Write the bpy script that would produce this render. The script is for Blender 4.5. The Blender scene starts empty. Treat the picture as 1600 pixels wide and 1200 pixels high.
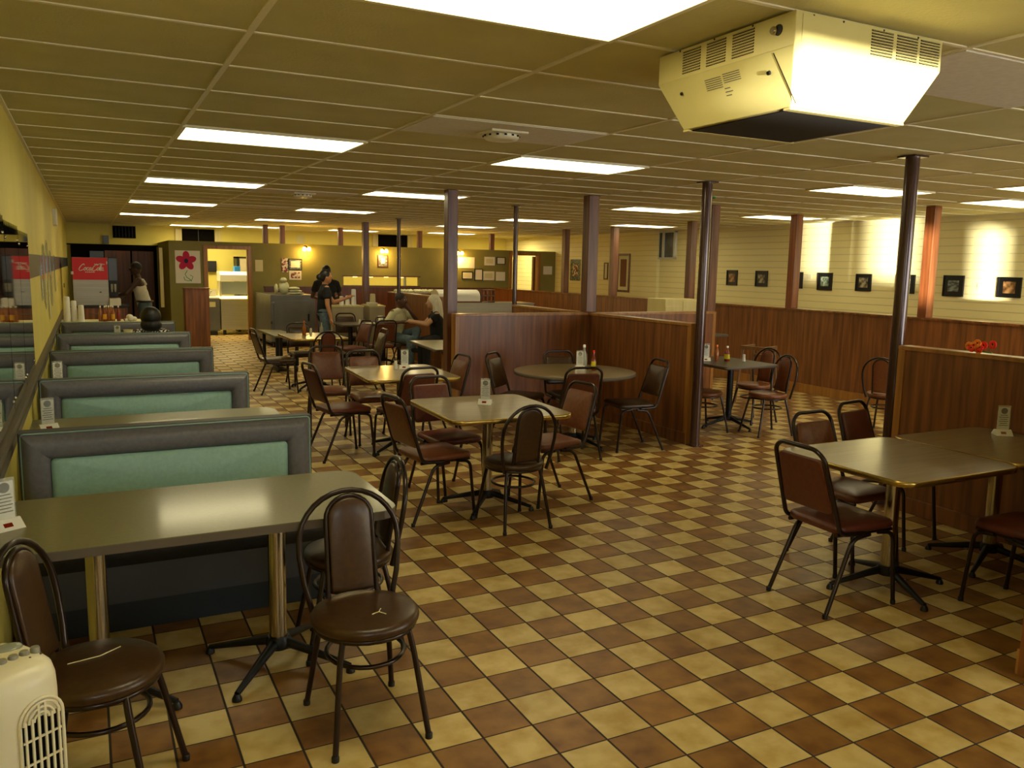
import bpy, bmesh, math, random
from mathutils import Vector, Matrix, Euler
PI = math.pi
sc = bpy.context.scene
C = sc.collection
random.seed(7)
ZC = 2.616          # ceiling height
H = 1.7497          # lens height

# ------------------------------------------------------------------ materials
def s2l(h):
    h = h.lstrip('#'); o = []
    for i in (0, 2, 4):
        v = int(h[i:i+2], 16)/255
        o.append(v/12.92 if v <= .04045 else ((v+.055)/1.055)**2.4)
    return (o[0], o[1], o[2], 1)
def mat(name, c1, c2=None, rough=.5, metal=0, scale=(8, 8, 8), detail=4, bump=0, lo=.35, hi=.65, coat=0, spec=.5, emit=None, estr=0, trans=0, alpha=1, bscale=None):
    m = bpy.data.materials.new(name); m.use_nodes = True
    nt = m.node_tree; b = nt.nodes['Principled BSDF']
    b.inputs['Roughness'].default_value = rough; b.inputs['Metallic'].default_value = metal
    b.inputs['Coat Weight'].default_value = coat; b.inputs['Coat Roughness'].default_value = .15
    b.inputs['Specular IOR Level'].default_value = spec
    b.inputs['Transmission Weight'].default_value = trans
    b.inputs['Alpha'].default_value = alpha
    b.inputs['Base Color'].default_value = s2l(c1)
    if emit: b.inputs['Emission Color'].default_value = s2l(emit); b.inputs['Emission Strength'].default_value = estr
    if c2 or bump:
        tc = nt.nodes.new('ShaderNodeTexCoord'); mp = nt.nodes.new('ShaderNodeMapping')
        mp.inputs['Scale'].default_value = scale
        nt.links.new(tc.outputs['Object'], mp.inputs['Vector'])
        n = nt.nodes.new('ShaderNodeTexNoise'); n.inputs['Scale'].default_value = 1; n.inputs['Detail'].default_value = detail
        nt.links.new(mp.outputs[0], n.inputs['Vector'])
    if c2:
        r = nt.nodes.new('ShaderNodeValToRGB'); r.color_ramp.elements[0].position = lo; r.color_ramp.elements[1].position = hi
        r.color_ramp.elements[0].color = s2l(c1); r.color_ramp.elements[1].color = s2l(c2)
        nt.links.new(n.outputs['Fac'], r.inputs['Fac']); nt.links.new(r.outputs['Color'], b.inputs['Base Color'])
    if bump:
        bp = nt.nodes.new('ShaderNodeBump'); bp.inputs['Strength'].default_value = bump; bp.inputs['Distance'].default_value = .01
        nt.links.new(n.outputs['Fac'], bp.inputs['Height']); nt.links.new(bp.outputs[0], b.inputs['Normal'])
    return m
def N(nt, t, **k):
    n = nt.nodes.new(t)
    for a, v in k.items(): setattr(n, a, v)
    return n
def math_n(nt, op, a, b=None, c=None):
    n = nt.nodes.new('ShaderNodeMath'); n.operation = op
    for i, v in enumerate((a, b, c)):
        if v is None: continue
        if isinstance(v, (int, float)): n.inputs[i].default_value = v
        else: nt.links.new(v, n.inputs[i])
    return n.outputs[0]

def floor_material():
    m = bpy.data.materials.new('checkered quarry tile'); m.use_nodes = True
    nt = m.node_tree; b = nt.nodes['Principled BSDF']; L = nt.links.new
    tc = N(nt, 'ShaderNodeTexCoord'); sp = N(nt, 'ShaderNodeSeparateXYZ'); L(tc.outputs['Object'], sp.inputs[0])
    T = .20815
    u = math_n(nt, 'DIVIDE', math_n(nt, 'SUBTRACT', sp.outputs[0], 1.0382), T)
    v = math_n(nt, 'DIVIDE', math_n(nt, 'SUBTRACT', sp.outputs[1], 2.5954), T)
    fu = math_n(nt, 'FLOOR', u); fv = math_n(nt, 'FLOOR', v)
    par = math_n(nt, 'ABSOLUTE', math_n(nt, 'MODULO', math_n(nt, 'ADD', fu, fv), 2.0))
    ru = math_n(nt, 'SUBTRACT', u, fu); rv = math_n(nt, 'SUBTRACT', v, fv)
    du = math_n(nt, 'MINIMUM', ru, math_n(nt, 'SUBTRACT', 1.0, ru))
    dv = math_n(nt, 'MINIMUM', rv, math_n(nt, 'SUBTRACT', 1.0, rv))
    gu = math_n(nt, 'SUBTRACT', du, .006)
    d = math_n(nt, 'MINIMUM', gu, dv)
    ss = N(nt, 'ShaderNodeMapRange'); ss.interpolation_type = 'SMOOTHSTEP'
    ss.inputs['From Min'].default_value = .008; ss.inputs['From Max'].default_value = .022
    L(d, ss.inputs['Value'])
    wn = N(nt, 'ShaderNodeTexWhiteNoise', noise_dimensions='2D'); cb = N(nt, 'ShaderNodeCombineXYZ')
    L(fu, cb.inputs[0]); L(fv, cb.inputs[1]); L(cb.outputs[0], wn.inputs['Vector'])
    no = N(nt, 'ShaderNodeTexNoise'); no.inputs['Scale'].default_value = 9; no.inputs['Detail'].default_value = 5
    vo = N(nt, 'ShaderNodeVectorMath', operation='ADD'); L(tc.outputs['Object'], vo.inputs[0]); 
    sc3 = N(nt, 'ShaderNodeVectorMath', operation='SCALE'); L(wn.outputs['Color'], sc3.inputs[0]); sc3.inputs['Scale'].default_value = 9
    L(sc3.outputs[0], vo.inputs[1]); L(vo.outputs[0], no.inputs['Vector'])
    rl = N(nt, 'ShaderNodeValToRGB'); rl.color_ramp.elements[0].position = .3; rl.color_ramp.elements[1].position = .62
    rl.color_ramp.elements[0].color = s2l('#bb9a50'); rl.color_ramp.elements[1].color = s2l('#d8c080')
    rd = N(nt, 'ShaderNodeValToRGB'); rd.color_ramp.elements[0].position = .3; rd.color_ramp.elements[1].position = .68
    rd.color_ramp.elements[0].color = s2l('#72491f'); rd.color_ramp.elements[1].color = s2l('#9a6e35')
    L(no.outputs['Fac'], rl.inputs['Fac']); L(no.outputs['Fac'], rd.inputs['Fac'])
    mx = N(nt, 'ShaderNodeMix', data_type='RGBA'); L(par, mx.inputs['Factor']); L(rl.outputs[0], mx.inputs[6]); L(rd.outputs[0], mx.inputs[7])
    hv = N(nt, 'ShaderNodeHueSaturation'); L(mx.outputs[2], hv.inputs['Color'])
    L(math_n(nt, 'ADD', math_n(nt, 'MULTIPLY', wn.outputs['Value'], .22), .86), hv.inputs['Value'])
    mg = N(nt, 'ShaderNodeMix', data_type='RGBA'); L(ss.outputs[0], mg.inputs['Factor']); mg.inputs[6].default_value = s2l('#2c2318'); L(hv.outputs[0], mg.inputs[7])
    L(mg.outputs[2], b.inputs['Base Color'])
    rr = N(nt, 'ShaderNodeMapRange'); L(ss.outputs[0], rr.inputs['Value']); rr.inputs['To Min'].default_value = .85; rr.inputs['To Max'].default_value = .42
    L(rr.outputs[0], b.inputs['Roughness'])
    bp = N(nt, 'ShaderNodeBump'); bp.inputs['Strength'].default_value = .5; bp.inputs['Distance'].default_value = .004
    L(ss.outputs[0], bp.inputs['Height']); L(bp.outputs[0], b.inputs['Normal'])
    return m
def siding_material(name, c, period=.115):
    m = mat(name, c, rough=.55); nt = m.node_tree; b = nt.nodes['Principled BSDF']; L = nt.links.new
    tc = N(nt, 'ShaderNodeTexCoord'); sp = N(nt, 'ShaderNodeSeparateXYZ'); L(tc.outputs['Object'], sp.inputs[0])
    f = math_n(nt, 'FRACT', math_n(nt, 'DIVIDE', sp.outputs[2], period))
    mr = N(nt, 'ShaderNodeMapRange'); mr.inputs['From Min'].default_value = 0; mr.inputs['From Max'].default_value = .1; L(f, mr.inputs['Value'])
    bp = N(nt, 'ShaderNodeBump'); bp.inputs['Strength'].default_value = .6; bp.inputs['Distance'].default_value = .006
    L(mr.outputs[0], bp.inputs['Height']); L(bp.outputs[0], b.inputs['Normal'])
    mx = N(nt, 'ShaderNodeMix', data_type='RGBA'); L(mr.outputs[0], mx.inputs['Factor'])
    mx.inputs[6].default_value = tuple(x*.62 for x in s2l(c)[:3])+(1,); mx.inputs[7].default_value = s2l(c)
    L(mx.outputs[2], b.inputs['Base Color'])
    return m
def ceiling_tile_material():
    m = mat('mineral ceiling tile', '#cabf86', '#d2c78f', rough=.95, scale=(3, 3, 3), spec=.2)
    nt = m.node_tree; b = nt.nodes['Principled BSDF']; L = nt.links.new
    tc = N(nt, 'ShaderNodeTexCoord'); n = N(nt, 'ShaderNodeTexNoise'); n.inputs['Scale'].default_value = 90; n.inputs['Detail'].default_value = 3
    L(tc.outputs['Object'], n.inputs['Vector'])
    bp = N(nt, 'ShaderNodeBump'); bp.inputs['Strength'].default_value = .5; bp.inputs['Distance'].default_value = .004
    L(n.outputs['Fac'], bp.inputs['Height']); L(bp.outputs[0], b.inputs['Normal'])
    return m
def wood(name, a, b, rough=.4, axis=2, coat=.15):
    s = [20, 20, 20]; s[axis] = 1.3
    return mat(name, a, b, rough=rough, scale=tuple(s), detail=6, lo=.3, hi=.72, coat=coat, bump=.05)

M = {}
M['floor'] = floor_material()
M['tile'] = ceiling_tile_material()
M['tbar'] = mat('painted tee bar', '#ebe2c4', rough=.5)
M['white_tile'] = mat('white ceiling tile', '#ded5c2', '#e6decb', rough=.9, scale=(30, 30, 30))
M['ywall'] = mat('yellow painted wall', '#dccb62', '#e4d46c', rough=.55, scale=(1.5, 1.5, .5))
M['siding'] = siding_material('cream lap siding', '#ebe0a6')
M['olive'] = mat('olive green paint', '#7f783a', '#888140', rough=.6, scale=(2, 2, 2))
M['panel'] = wood('dark oak panelling', '#5c3517', '#975d2e')
M['panel2'] = wood('red brown panelling', '#4a2212', '#703a1c')
M['trimwood'] = wood('honey oak trim', '#8a5a22', '#b37c38', coat=.2)
M['postwood'] = wood('stained cedar post', '#52301f', '#8a5c42', coat=.1)
M['postlight'] = wood('orange stained cedar post', '#6a3418', '#9a5a2e', coat=.1)
M['steelpost'] = mat('dark brown enamel', '#4a3029', rough=.22, metal=.35, coat=.5)
M['brown_metal'] = mat('brown enamelled tube', '#2f211b', rough=.28, metal=.6, coat=.3)
M['vinyl_dark'] = mat('dark brown vinyl', '#3b2612', '#472f18', rough=.33, scale=(40, 40, 40), bump=.06)
M['vinyl_tan'] = mat('tan brown vinyl', '#6b3a1f', '#7a4526', rough=.36, scale=(40, 40, 40), bump=.06)
M['vinyl_red'] = mat('oxblood vinyl', '#5a2a1e', '#643222', rough=.38, scale=(40, 40, 40), bump=.06)
M['laminate'] = mat('woodgrain laminate top', '#7a6a44', '#8a794f', rough=.3, scale=(3, 40, 10), coat=.5)
M['booth_top'] = mat('olive grey laminate', '#74714e', '#7c7955', rough=.32, scale=(60, 60, 60), coat=.5)
M['booth_top'].node_tree.nodes['Principled BSDF'].inputs['Coat Roughness'].default_value = .11
M['lam_edge'] = mat('brown laminate edge', '#5d5346', rough=.5)
M['gold'] = mat('brass edge band', '#b79c55', rough=.25, metal=.9)
M['chrome'] = mat('brushed steel column', '#b8b09a', rough=.2, metal=1)
M['black_metal'] = mat('black cast iron', '#1c1d1f', rough=.45, metal=.4)
M['mint'] = mat('mint green vinyl', '#93bcb0', '#9cc5b9', rough=.42, scale=(50, 50, 50), bump=.05)
M['grey_vinyl'] = mat('grey vinyl', '#65646a', '#6f6e72', rough=.4, scale=(50, 50, 50), bump=.05)
M['piping'] = mat('pale blue piping', '#8fb0a4', rough=.4)
M['black_vinyl'] = mat('black vinyl', '#1b1d1e', '#222425', rough=.4, scale=(50, 50, 50), bump=.05)
M['kick'] = mat('dark blue kick board', '#1d2630', rough=.6)
M['grey_base'] = mat('grey laminate base', '#45464a', rough=.6)
M['diffuser'] = mat('prismatic light diffuser', '#fff6dc', rough=.5, emit='#fff2bf', estr=7.5)
M['cream_metal'] = mat('cream enamelled steel', '#d9cc86', '#ddd08c', rough=.4, scale=(6, 6, 6), coat=.1)
M['dark_grille'] = mat('dark woven grille', '#1a1613', '#2a2420', rough=.8, scale=(200, 200, 200))
M['black'] = mat('black plastic', '#0c0c0c', rough=.4)
M['dark'] = mat('dark void', '#0b0806', rough=.9, spec=.1)
M['white'] = mat('white plastic', '#e9e6da', rough=.4)
M['paper'] = mat('white paper', '#e8e4d6', rough=.8)
M['cream_paper'] = mat('cream paper', '#d8d0a4', rough=.8)
M['ink'] = mat('grey ink', '#55524c', rough=.8)
M['beige_plastic'] = mat('beige plastic', '#ece5c8', '#f0eacf', rough=.35, scale=(9, 9, 9), coat=.15)
M['grey_plastic'] = mat('grey plastic', '#8f8c7c', rough=.4)
M['grey_green'] = mat('grey lens', '#93998a', rough=.2)
M['mirror'] = mat('mirror glass', '#b9bcae', rough=.03, metal=1)
M['stainless'] = mat('stainless steel', '#a9a698', '#b5b2a4', rough=.32, metal=.5, scale=(1, 1, 60))
M['grey_steel'] = mat('dull grey steel', '#6c6d6c', '#787877', rough=.4, metal=.5, scale=(3, 3, 3))
M['soda_red'] = mat('red panel', '#c0181d', rough=.4, emit='#c0181d', estr=.12)
M['soda_white'] = mat('white lettering', '#f2efe8', rough=.5)
M['beige_lam'] = mat('beige laminate', '#a89a7a', '#afa182', rough=.5, scale=(5, 5, 5))
M['cream_wood'] = wood('cream painted wood', '#cdbd80', '#d6c88c', coat=0)
M['chairwood'] = wood('unfinished wood', '#6e4c2a', '#8b6438')
M['darktable'] = mat('dark brown laminate', '#2a1c16', '#33231b', rough=.35, scale=(4, 40, 10))
M['ketchup'] = mat('red sauce', '#7c1d0c', rough=.2, coat=.5)
M['amber'] = mat('amber sauce', '#9a5415', rough=.2, coat=.5)
M['yellow'] = mat('yellow label', '#d8c422', rough=.5)
M['mustard'] = mat('mustard yellow', '#d79d16', rough=.4)
M['orange'] = mat('orange petals', '#ff6a10', '#ffa024', rough=.6, scale=(40, 40, 40))
M['red'] = mat('red petals', '#ff3412', rough=.6)
M['clear'] = mat('clear acrylic', '#e9eee8', rough=.04, trans=0, alpha=.28)
M['clearbottle'] = mat('clear bottle glass', '#c8c8b8', rough=.05, alpha=.45)
M['magenta'] = mat('magenta paint', '#c2204f', rough=.8)
M['darkblue'] = mat('dark blue paint', '#1f2450', rough=.8)
M['green'] = mat('green paint', '#3e9a4c', rough=.8)
M['blue'] = mat('blue plastic', '#2a7bc0', rough=.5)
M['skin_dark'] = mat('dark brown skin', '#432a1c', rough=.5)
M['skin_mid'] = mat('brown skin', '#5a3826', rough=.5)
M['skin_light'] = mat('light skin', '#b98158', rough=.5)
M['skin_pale'] = mat('pale skin', '#c89a78', rough=.5)
M['hair_black'] = mat('black hair', '#0b0908', '#17120f', rough=.45, scale=(60, 60, 8), bump=.3)
M['hair_white'] = mat('silver blonde hair', '#cfc7a8', '#e6dfc4', rough=.5, scale=(90, 90, 10), bump=.3)
M['hair_grey'] = mat('short dark grey hair', '#2a2420', rough=.8)
M['denim'] = mat('blue denim', '#4a5c68', '#5d707b', rough=.85, scale=(30, 30, 30))
M['black_cloth'] = mat('black cotton', '#0e0f12', '#15161a', rough=.9, scale=(30, 30, 30))
M['white_cloth'] = mat('white cotton', '#cfcbb6', '#dad6c2', rough=.9, scale=(30, 30, 30), bump=.1)
M['cream_cloth'] = mat('pale cotton shirt', '#c6c49c', '#d0cea8', rough=.9, scale=(20, 20, 20))
M['print_cloth'] = mat('black and white printed cloth', '#111111', '#dedbd0', rough=.9, scale=(38, 38, 38), detail=1, lo=.5, hi=.52)
M['leather'] = mat('black leather', '#120f0d', rough=.4)
M['lampglow'] = mat('frosted sconce glass', '#fff0c0', rough=.4, emit='#ffc24a', estr=22)
M['hotglow'] = mat('heat lamp and worktop glow', '#ffe9a8', rough=.4, emit='#ffd778', estr=5)
M['kitchen_glow'] = mat('lit kitchen wall', '#e0c860', rough=.6)
M['brown_card'] = mat('brown card', '#7a4a2a', rough=.8)
M['blue_photo'] = mat('dark blue night photograph', '#0e1f3c', '#2d5d86', rough=.4, scale=(9, 9, 20))
M['green_photo'] = mat('green and grey photograph', '#20301f', '#a9b89a', rough=.4, scale=(26, 26, 26))
M['tan_photo'] = mat('tan photograph', '#4b2c14', '#b98a52', rough=.4, scale=(14, 14, 14))
M['pale_photo'] = mat('pale figure photograph', '#191712', '#b7ac88', rough=.4, scale=(16, 16, 16))
M['grey_photo'] = mat('grey group photograph', '#2c2c28', '#8d9a92', rough=.4, scale=(16, 16, 30))
M['mixed_photo'] = mat('colour photograph', '#7a2a22', '#d8d2c4', rough=.4, scale=(18, 18, 18), lo=.45, hi=.55)
M['bluegrey'] = mat('blue grey glass', '#4a5360', rough=.2)
M['glass_win'] = mat('dark window glass', '#3c454b', '#53606a', rough=.1, scale=(4, 4, 3))
M['white_frame'] = mat('white painted frame', '#c9cbc0', rough=.5)

# ------------------------------------------------------------------ geometry
class G:
    def __init__(s): s.v = []; s.f = []; s.sm = []; s.mi = []; s.mat = 0; s.X = None
    def add(s, vs, fs, smooth=False):
        b = len(s.v)
        for p in vs:
            p = Vector(p)
            if s.X is not None: p = s.X @ p
            s.v.append(p)
        for f in fs:
            s.f.append(tuple(b+i for i in f)); s.sm.append(smooth); s.mi.append(s.mat)
        return s
    def box(s, x0, y0, z0, x1, y1, z1, ins=0):
        if x0 > x1: x0, x1 = x1, x0
        if y0 > y1: y0, y1 = y1, y0
        if z0 > z1: z0, z1 = z1, z0
        vs = [(x0, y0, z0), (x1, y0, z0), (x1, y1, z0), (x0, y1, z0), (x0, y0, z1), (x1, y0, z1), (x1, y1, z1), (x0, y1, z1)]
        return s.add(vs, [(0, 3, 2, 1), (4, 5, 6, 7), (0, 1, 5, 4), (1, 2, 6, 5), (2, 3, 7, 6), (3, 0, 4, 7)])
    def tube(s, pts, r, n=8, closed=False, caps=True):
        pts = [Vector(p) for p in pts]; m = len(pts)
        rr = r if isinstance(r, (list, tuple)) else [r]*m
        rings = []; up = None
        for i in range(m):
            if closed: t = (pts[(i+1) % m]-pts[i-1])
            else: t = pts[min(i+1, m-1)]-pts[max(i-1, 0)]
            t.normalize()
            if up is None:
                a = Vector((0, 0, 1)) if abs(t.z) < .9 else Vector((1, 0, 0))
                up = t.cross(a).normalized()
            else:
                up = (up - t*up.dot(t)).normalized()
            bi = t.cross(up)
            rings.append([pts[i]+(up*math.cos(2*PI*k/n)+bi*math.sin(2*PI*k/n))*rr[i] for k in range(n)])
        vs = [p for g in rings for p in g]; fs = []
        for i in range(m if closed else m-1):
            j = (i+1) % m
            for k in range(n):
                fs.append((i*n+k, i*n+(k+1) % n, j*n+(k+1) % n, j*n+k))
        s.add(vs, fs, True)
        if caps and not closed:
            s.add(rings[0], [tuple(range(n-1, -1, -1))]); s.add(rings[-1], [tuple(range(n))])
        return s
    def lathe(s, prof, c=(0, 0, 0), n=20, axis=None):
        vs = []; fs = []
        q = None
        if axis is not None: q = Vector((0, 0, 1)).rotation_difference(Vector(axis).normalized())
        for r, z in prof:
            for k in range(n):
                p = Vector((r*math.cos(2*PI*k/n), r*math.sin(2*PI*k/n), z))
                if q: p = q @ p
                vs.append(p+Vector(c))
        for i in range(len(prof)-1):
            for k in range(n): fs.append((i*n+k, i*n+(k+1) % n, (i+1)*n+(k+1) % n, (i+1)*n+k))
        s.add(vs, fs, True)
        s.add(vs[:n], [tuple(range(n-1, -1, -1))]); s.add(vs[-n:], [tuple(range(n))])
        return s
    def cyl(s, c, r, h, n=20): return s.lathe([(r, 0), (r, h)], c, n)
    def ell(s, c, rad, n=14, m=9, rot=None):
        vs = []; fs = []
        R = Euler(rot).to_matrix() if rot else None
        for i in range(m+1):
            th = PI*i/m
            for k in range(n):
                p = Vector((rad[0]*math.sin(th)*math.cos(2*PI*k/n), rad[1]*math.sin(th)*math.sin(2*PI*k/n), -rad[2]*math.cos(th)))
                if R: p = R @ p
                vs.append(p+Vector(c))
        for i in range(m):
            for k in range(n): fs.append((i*n+k, i*n+(k+1) % n, (i+1)*n+(k+1) % n, (i+1)*n+k))
        return s.add(vs, fs, True)
    def cap(s, a, b, ra, rb, n=10):            # tapered capsule
        s.tube([a, b], [ra, rb], n); s.ell(a, (ra,)*3, n, 7); s.ell(b, (rb,)*3, n, 7); return s
    def prism(s, poly, lo, hi, plane='xy'):
        def P(a, b, c): return {'xy': (a, b, c), 'xz': (a, c, b), 'yz': (c, a, b)}[plane]
        n = len(poly)
        vs = [P(a, b, lo) for a, b in poly]+[P(a, b, hi) for a, b in poly]
        fs = [tuple(range(n-1, -1, -1)), tuple(range(n, 2*n))]+[(i, (i+1) % n, n+(i+1) % n, n+i) for i in range(n)]
        return s.add(vs, fs)
    def pad(s, outline, o, ux, uy, nn, t, dome=.012, back=True):
        """soft cushion: outline in (ux,uy), thickness t along nn with a rounded rim and a domed face"""
        o, ux, uy, nn = Vector(o), Vector(ux), Vector(uy), Vector(nn); n = len(outline)
        cx = sum(a for a, b in outline)/n; cy = sum(b for a, b in outline)/n
        rings = [(.955, 0), (1, t*.3), (1, t*.6), (.965, t*.88), (.9, t), (.6, t+dome*.7), (.25, t+dome)]
        vs = []; fs = []
        for k, h in rings:
            for a, b in outline: vs.append(o+ux*(cx+(a-cx)*k)+uy*(cy+(b-cy)*k)+nn*h)
        for i in range(len(rings)-1):
            for k in range(n): fs.append((i*n+k, i*n+(k+1) % n, (i+1)*n+(k+1) % n, (i+1)*n+k))
        fs.append(tuple((len(rings)-1)*n+k for k in range(n)))
        s.add(vs, fs, True); s.add(vs[:n], [tuple(range(n-1, -1, -1))])
        return s
    def build(s, name, m, parent=None, loc=None, bevel=0, remesh=0, seg=2):
        me = bpy.data.meshes.new(name)
        me.from_pydata([tuple(p) for p in s.v], [], s.f)
        me.polygons.foreach_set('use_smooth', s.sm); me.polygons.foreach_set('material_index', s.mi)
        for x in (m if isinstance(m, (list, tuple)) else [m]): me.materials.append(M[x])
        bm = bmesh.new(); bm.from_mesh(me); bmesh.ops.recalc_face_normals(bm, faces=bm.faces); bm.to_mesh(me); bm.free()
        me.update()
        o = bpy.data.objects.new(name, me); C.objects.link(o)
        if parent: o.parent = parent
        if loc: o.location = loc
        if bevel:
            b = o.modifiers.new('Bevel', 'BEVEL'); b.width = bevel; b.segments = seg; b.limit_method = 'ANGLE'; b.angle_limit = math.radians(40)
        if remesh:
            r = o.modifiers.new('Remesh', 'REMESH'); r.mode = 'VOXEL'; r.voxel_size = remesh; r.use_smooth_shade = True
            q = o.modifiers.new('Smooth', 'SMOOTH'); q.factor = .5; q.iterations = 4
        return o
def fillet(pts, r, n=5):
    pts = [Vector(p) for p in pts]; o = [pts[0]]
    for i in range(1, len(pts)-1):
        p = pts[i]; a = pts[i-1]-p; b = pts[i+1]-p
        d = min(r, a.length*.48, b.length*.48); a.normalize(); b.normalize()
        A = p+a*d; B = p+b*d
        for k in range(n+1):
            t = k/n; o.append(A*(1-t)**2+p*2*t*(1-t)+B*t*t)
    o.append(pts[-1]); return o
def rrect(x0, y0, x1, y1, r, n=5):
    o = []
    for cx, cy, a in ((x1-r, y1-r, 0), (x0+r, y1-r, 90), (x0+r, y0+r, 180), (x1-r, y0+r, 270)):
        for k in range(n+1):
            t = math.radians(a+90*k/n); o.append((cx+r*math.cos(t), cy+r*math.sin(t)))
    return o
def thing(name, label, cat, loc=(0, 0, 0), rz=0, group=None):
    o = bpy.data.objects.new(name, None); C.objects.link(o); o.empty_display_size = .1
    o.location = loc; o.rotation_euler = (0, 0, rz); o['label'] = label; o['category'] = cat
    if group: o['group'] = group
    return o
def tag(o, label, cat, group=None):
    o['label'] = label; o['category'] = cat
    if group: o['group'] = group
    return o
def struct(o): o['kind'] = 'structure'; return o
def lab(o, l): o['label'] = l; return o
def dup(root, loc, rz=0, label=None, group=None):
    def cp(o, par):
        c = o.copy(); C.objects.link(c); c.parent = par
        for ch in kids.get(o.name, []): cp(ch, c)
        return c
    kids = {}
    for o in root.children_recursive: kids.setdefault(o.parent.name, []).append(o)
    r = cp(root, None); r.location = loc; r.rotation_euler = (0, 0, rz)
    if label: r['label'] = label
    if group: r['group'] = group
    elif 'group' in r: del r['group']
    return r
R = math.radians

# ------------------------------------------------------------------ room shell
XL, XR, YF, YB = -.38, 11.3, 22.5, -1.3
g = G(); g.add([(XL-.1, YB-.1, 0), (XR+.1, YB-.1, 0), (XR+.1, YF+1.6, 0), (XL-.1, YF+1.6, 0), (XL-.1, YB-.1, -.1), (XR+.1, YB-.1, -.1), (XR+.1, YF+1.6, -.1), (XL-.1, YF+1.6, -.1)],
      [(0, 1, 2, 3), (7, 6, 5, 4), (0, 4, 5, 1), (1, 5, 6, 2), (2, 6, 7, 3), (3, 7, 4, 0)])
struct(g.build('floor', 'floor'))
g = G(); g.box(XL-.1, YB-.1, ZC, XR+.1, YF+.1, ZC+.1); struct(g.build('ceiling', 'tile'))
g = G(); g.box(XL-.12, YB-.1, 0, XL, YF+.1, ZC); struct(g.build('wall_left', 'ywall'))
g = G(); g.box(XR, YB-.1, 0, XR+.12, YF+.1, ZC); struct(g.build('wall_right', 'siding'))
g = G(); g.box(XL-.12, YF, 0, XR+.12, YF+.12, ZC); struct(g.build('wall_far', 'ywall'))
def wall_with_holes(name, m, x0, x1, y0, y1, z1, holes):
    xs = sorted(set([x0, x1]+[h[0] for h in holes]+[h[2] for h in holes])); g = G()
    for a, b in zip(xs, xs[1:]):
        hs = sorted([(h[1], h[3]) for h in holes if h[0] <= a+1e-6 and h[2] >= b-1e-6]); z = 0
        for lo, hi in hs:
            if lo > z+1e-6: g.box(a, y0, z, b, y1, lo)
            z = hi
        if z < z1-1e-6: g.box(a, y0, z, b, y1, z1)
    return struct(g.build(name, m))
# street front behind the camera: unseen window openings, cut to shape the incoming light
wall_with_holes('wall_front', 'ywall', XL-.1, XR+.1, YB-.12, YB, ZC, [
    (-.3, 1.3, .35, 2.1), (1.56, 1.60, 2.07, 1.757), (3.0, 1.5, 3.9, 2.2), (4.30, .80, 4.52, 1.2), (4.60, .84, 4.87, 1.24), (4.91, .80, 4.975, 1.24), (5.07, .70, 5.27, 1.22), (5.36, .70, 5.75, 1.2), (6.65, .6, 11.1, 2.4)])
# ceiling grid
A0, B0 = .5934, 3.3655
g = G()
k = -1
for k in range(-1, 9):
    x = A0+k*1.2192
    if XL < x < XR: g.box(x-.012, YB, ZC-.006, x+.012, YF, ZC+.002)
y = B0-.6096*8
while y < YF:
    if y > YB: g.box(XL, y-.009, ZC-.005, XR, y+.009, ZC+.002)
    y += .6096
g.box(XL, YB, ZC-.012, XL+.02, YF, ZC+.001); g.box(XR-.02, YB, ZC-.012, XR, YF, ZC+.001)
struct(g.build('trim_1', 'tbar'))
def cell(a, b): return A0+a*1.2192, B0+b*.6096
# fluorescent panels
def make_light():
    t = thing('ceiling_light', 'x', 'ceiling light')
    g = G()
    for (x0, y0, x1, y1) in ((0, 0, 1.2192, .022), (0, .5876, 1.2192, .6096), (0, .022, .022, .5876), (1.1972, .022, 1.2192, .5876)): g.box(x0, y0, -.012, x1, y1, .0)
    g.build('frame', 'tbar', t)
    g = G(); g.box(.022, .022, -.008, 1.1972, .5876, -.001); g.build('diffuser', 'diffuser', t)
    return t
lights = [((0, -2), 'large fluorescent ceiling panel at the top edge beside the ceiling heater'),
          ((0, 4), 'fluorescent ceiling panel of the left column, nearest to the camera'),
          ((0, 10), 'fluorescent ceiling panel of the left column, second in from the camera side'),
          ((0, 16), 'fluorescent ceiling panel of the left column, third in above the booth aisle'),
          ((0, 22), 'fluorescent ceiling panel of the left column, farthest and smallest above the aisle'),
          ((2, 4), 'fluorescent ceiling panel just beyond the white tile with the round diffuser'),
          ((2, 10), 'fluorescent ceiling panel crossed by the nearest square wooden post'),
          ((2, 16), 'fluorescent ceiling panel in the middle, right of the second white tile'),
          ((2, 22), 'fluorescent ceiling panel in the middle above the grey steel cabinet'),
          ((2, 28), 'fluorescent ceiling panel near the kitchen doorway, right of its twin'),
          ((1, 29), 'fluorescent ceiling panel before the dark vent left of the kitchen doorway'),
          ((4, 28), 'small far fluorescent ceiling panel above the pass-through window'),
          ((5, 4), 'fluorescent ceiling panel cut by the round post on the right'),
          ((5, 10), 'fluorescent ceiling panel left of the tall round post at the partition end'),
          ((5, 16), 'fluorescent ceiling panel behind the thin round post in the middle'),
          ((5, 21), 'fluorescent ceiling panel right of the square post, above the framed certificates'),
          ((6, 27), 'farthest right fluorescent ceiling panel close to the back wall'),
          ((7, 4), 'fluorescent ceiling panel near the right wall, lower one at the frame edge'),
          ((6, 2), 'fluorescent ceiling panel at the right frame edge, upper one'),
          ((7, 10), 'fluorescent ceiling panel along the right wall above the small pictures'),
          ((7, 16), 'fluorescent ceiling panel far right above the tall framed picture')]
L0 = None
for (a, b), l in lights:
    x, y = cell(a, b)
    if L0 is None: L0 = make_light(); L0.location = (x, y, ZC-.004); L0['label'] = l
    else: dup(L0, (x, y, ZC-.004), 0, l)
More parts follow.
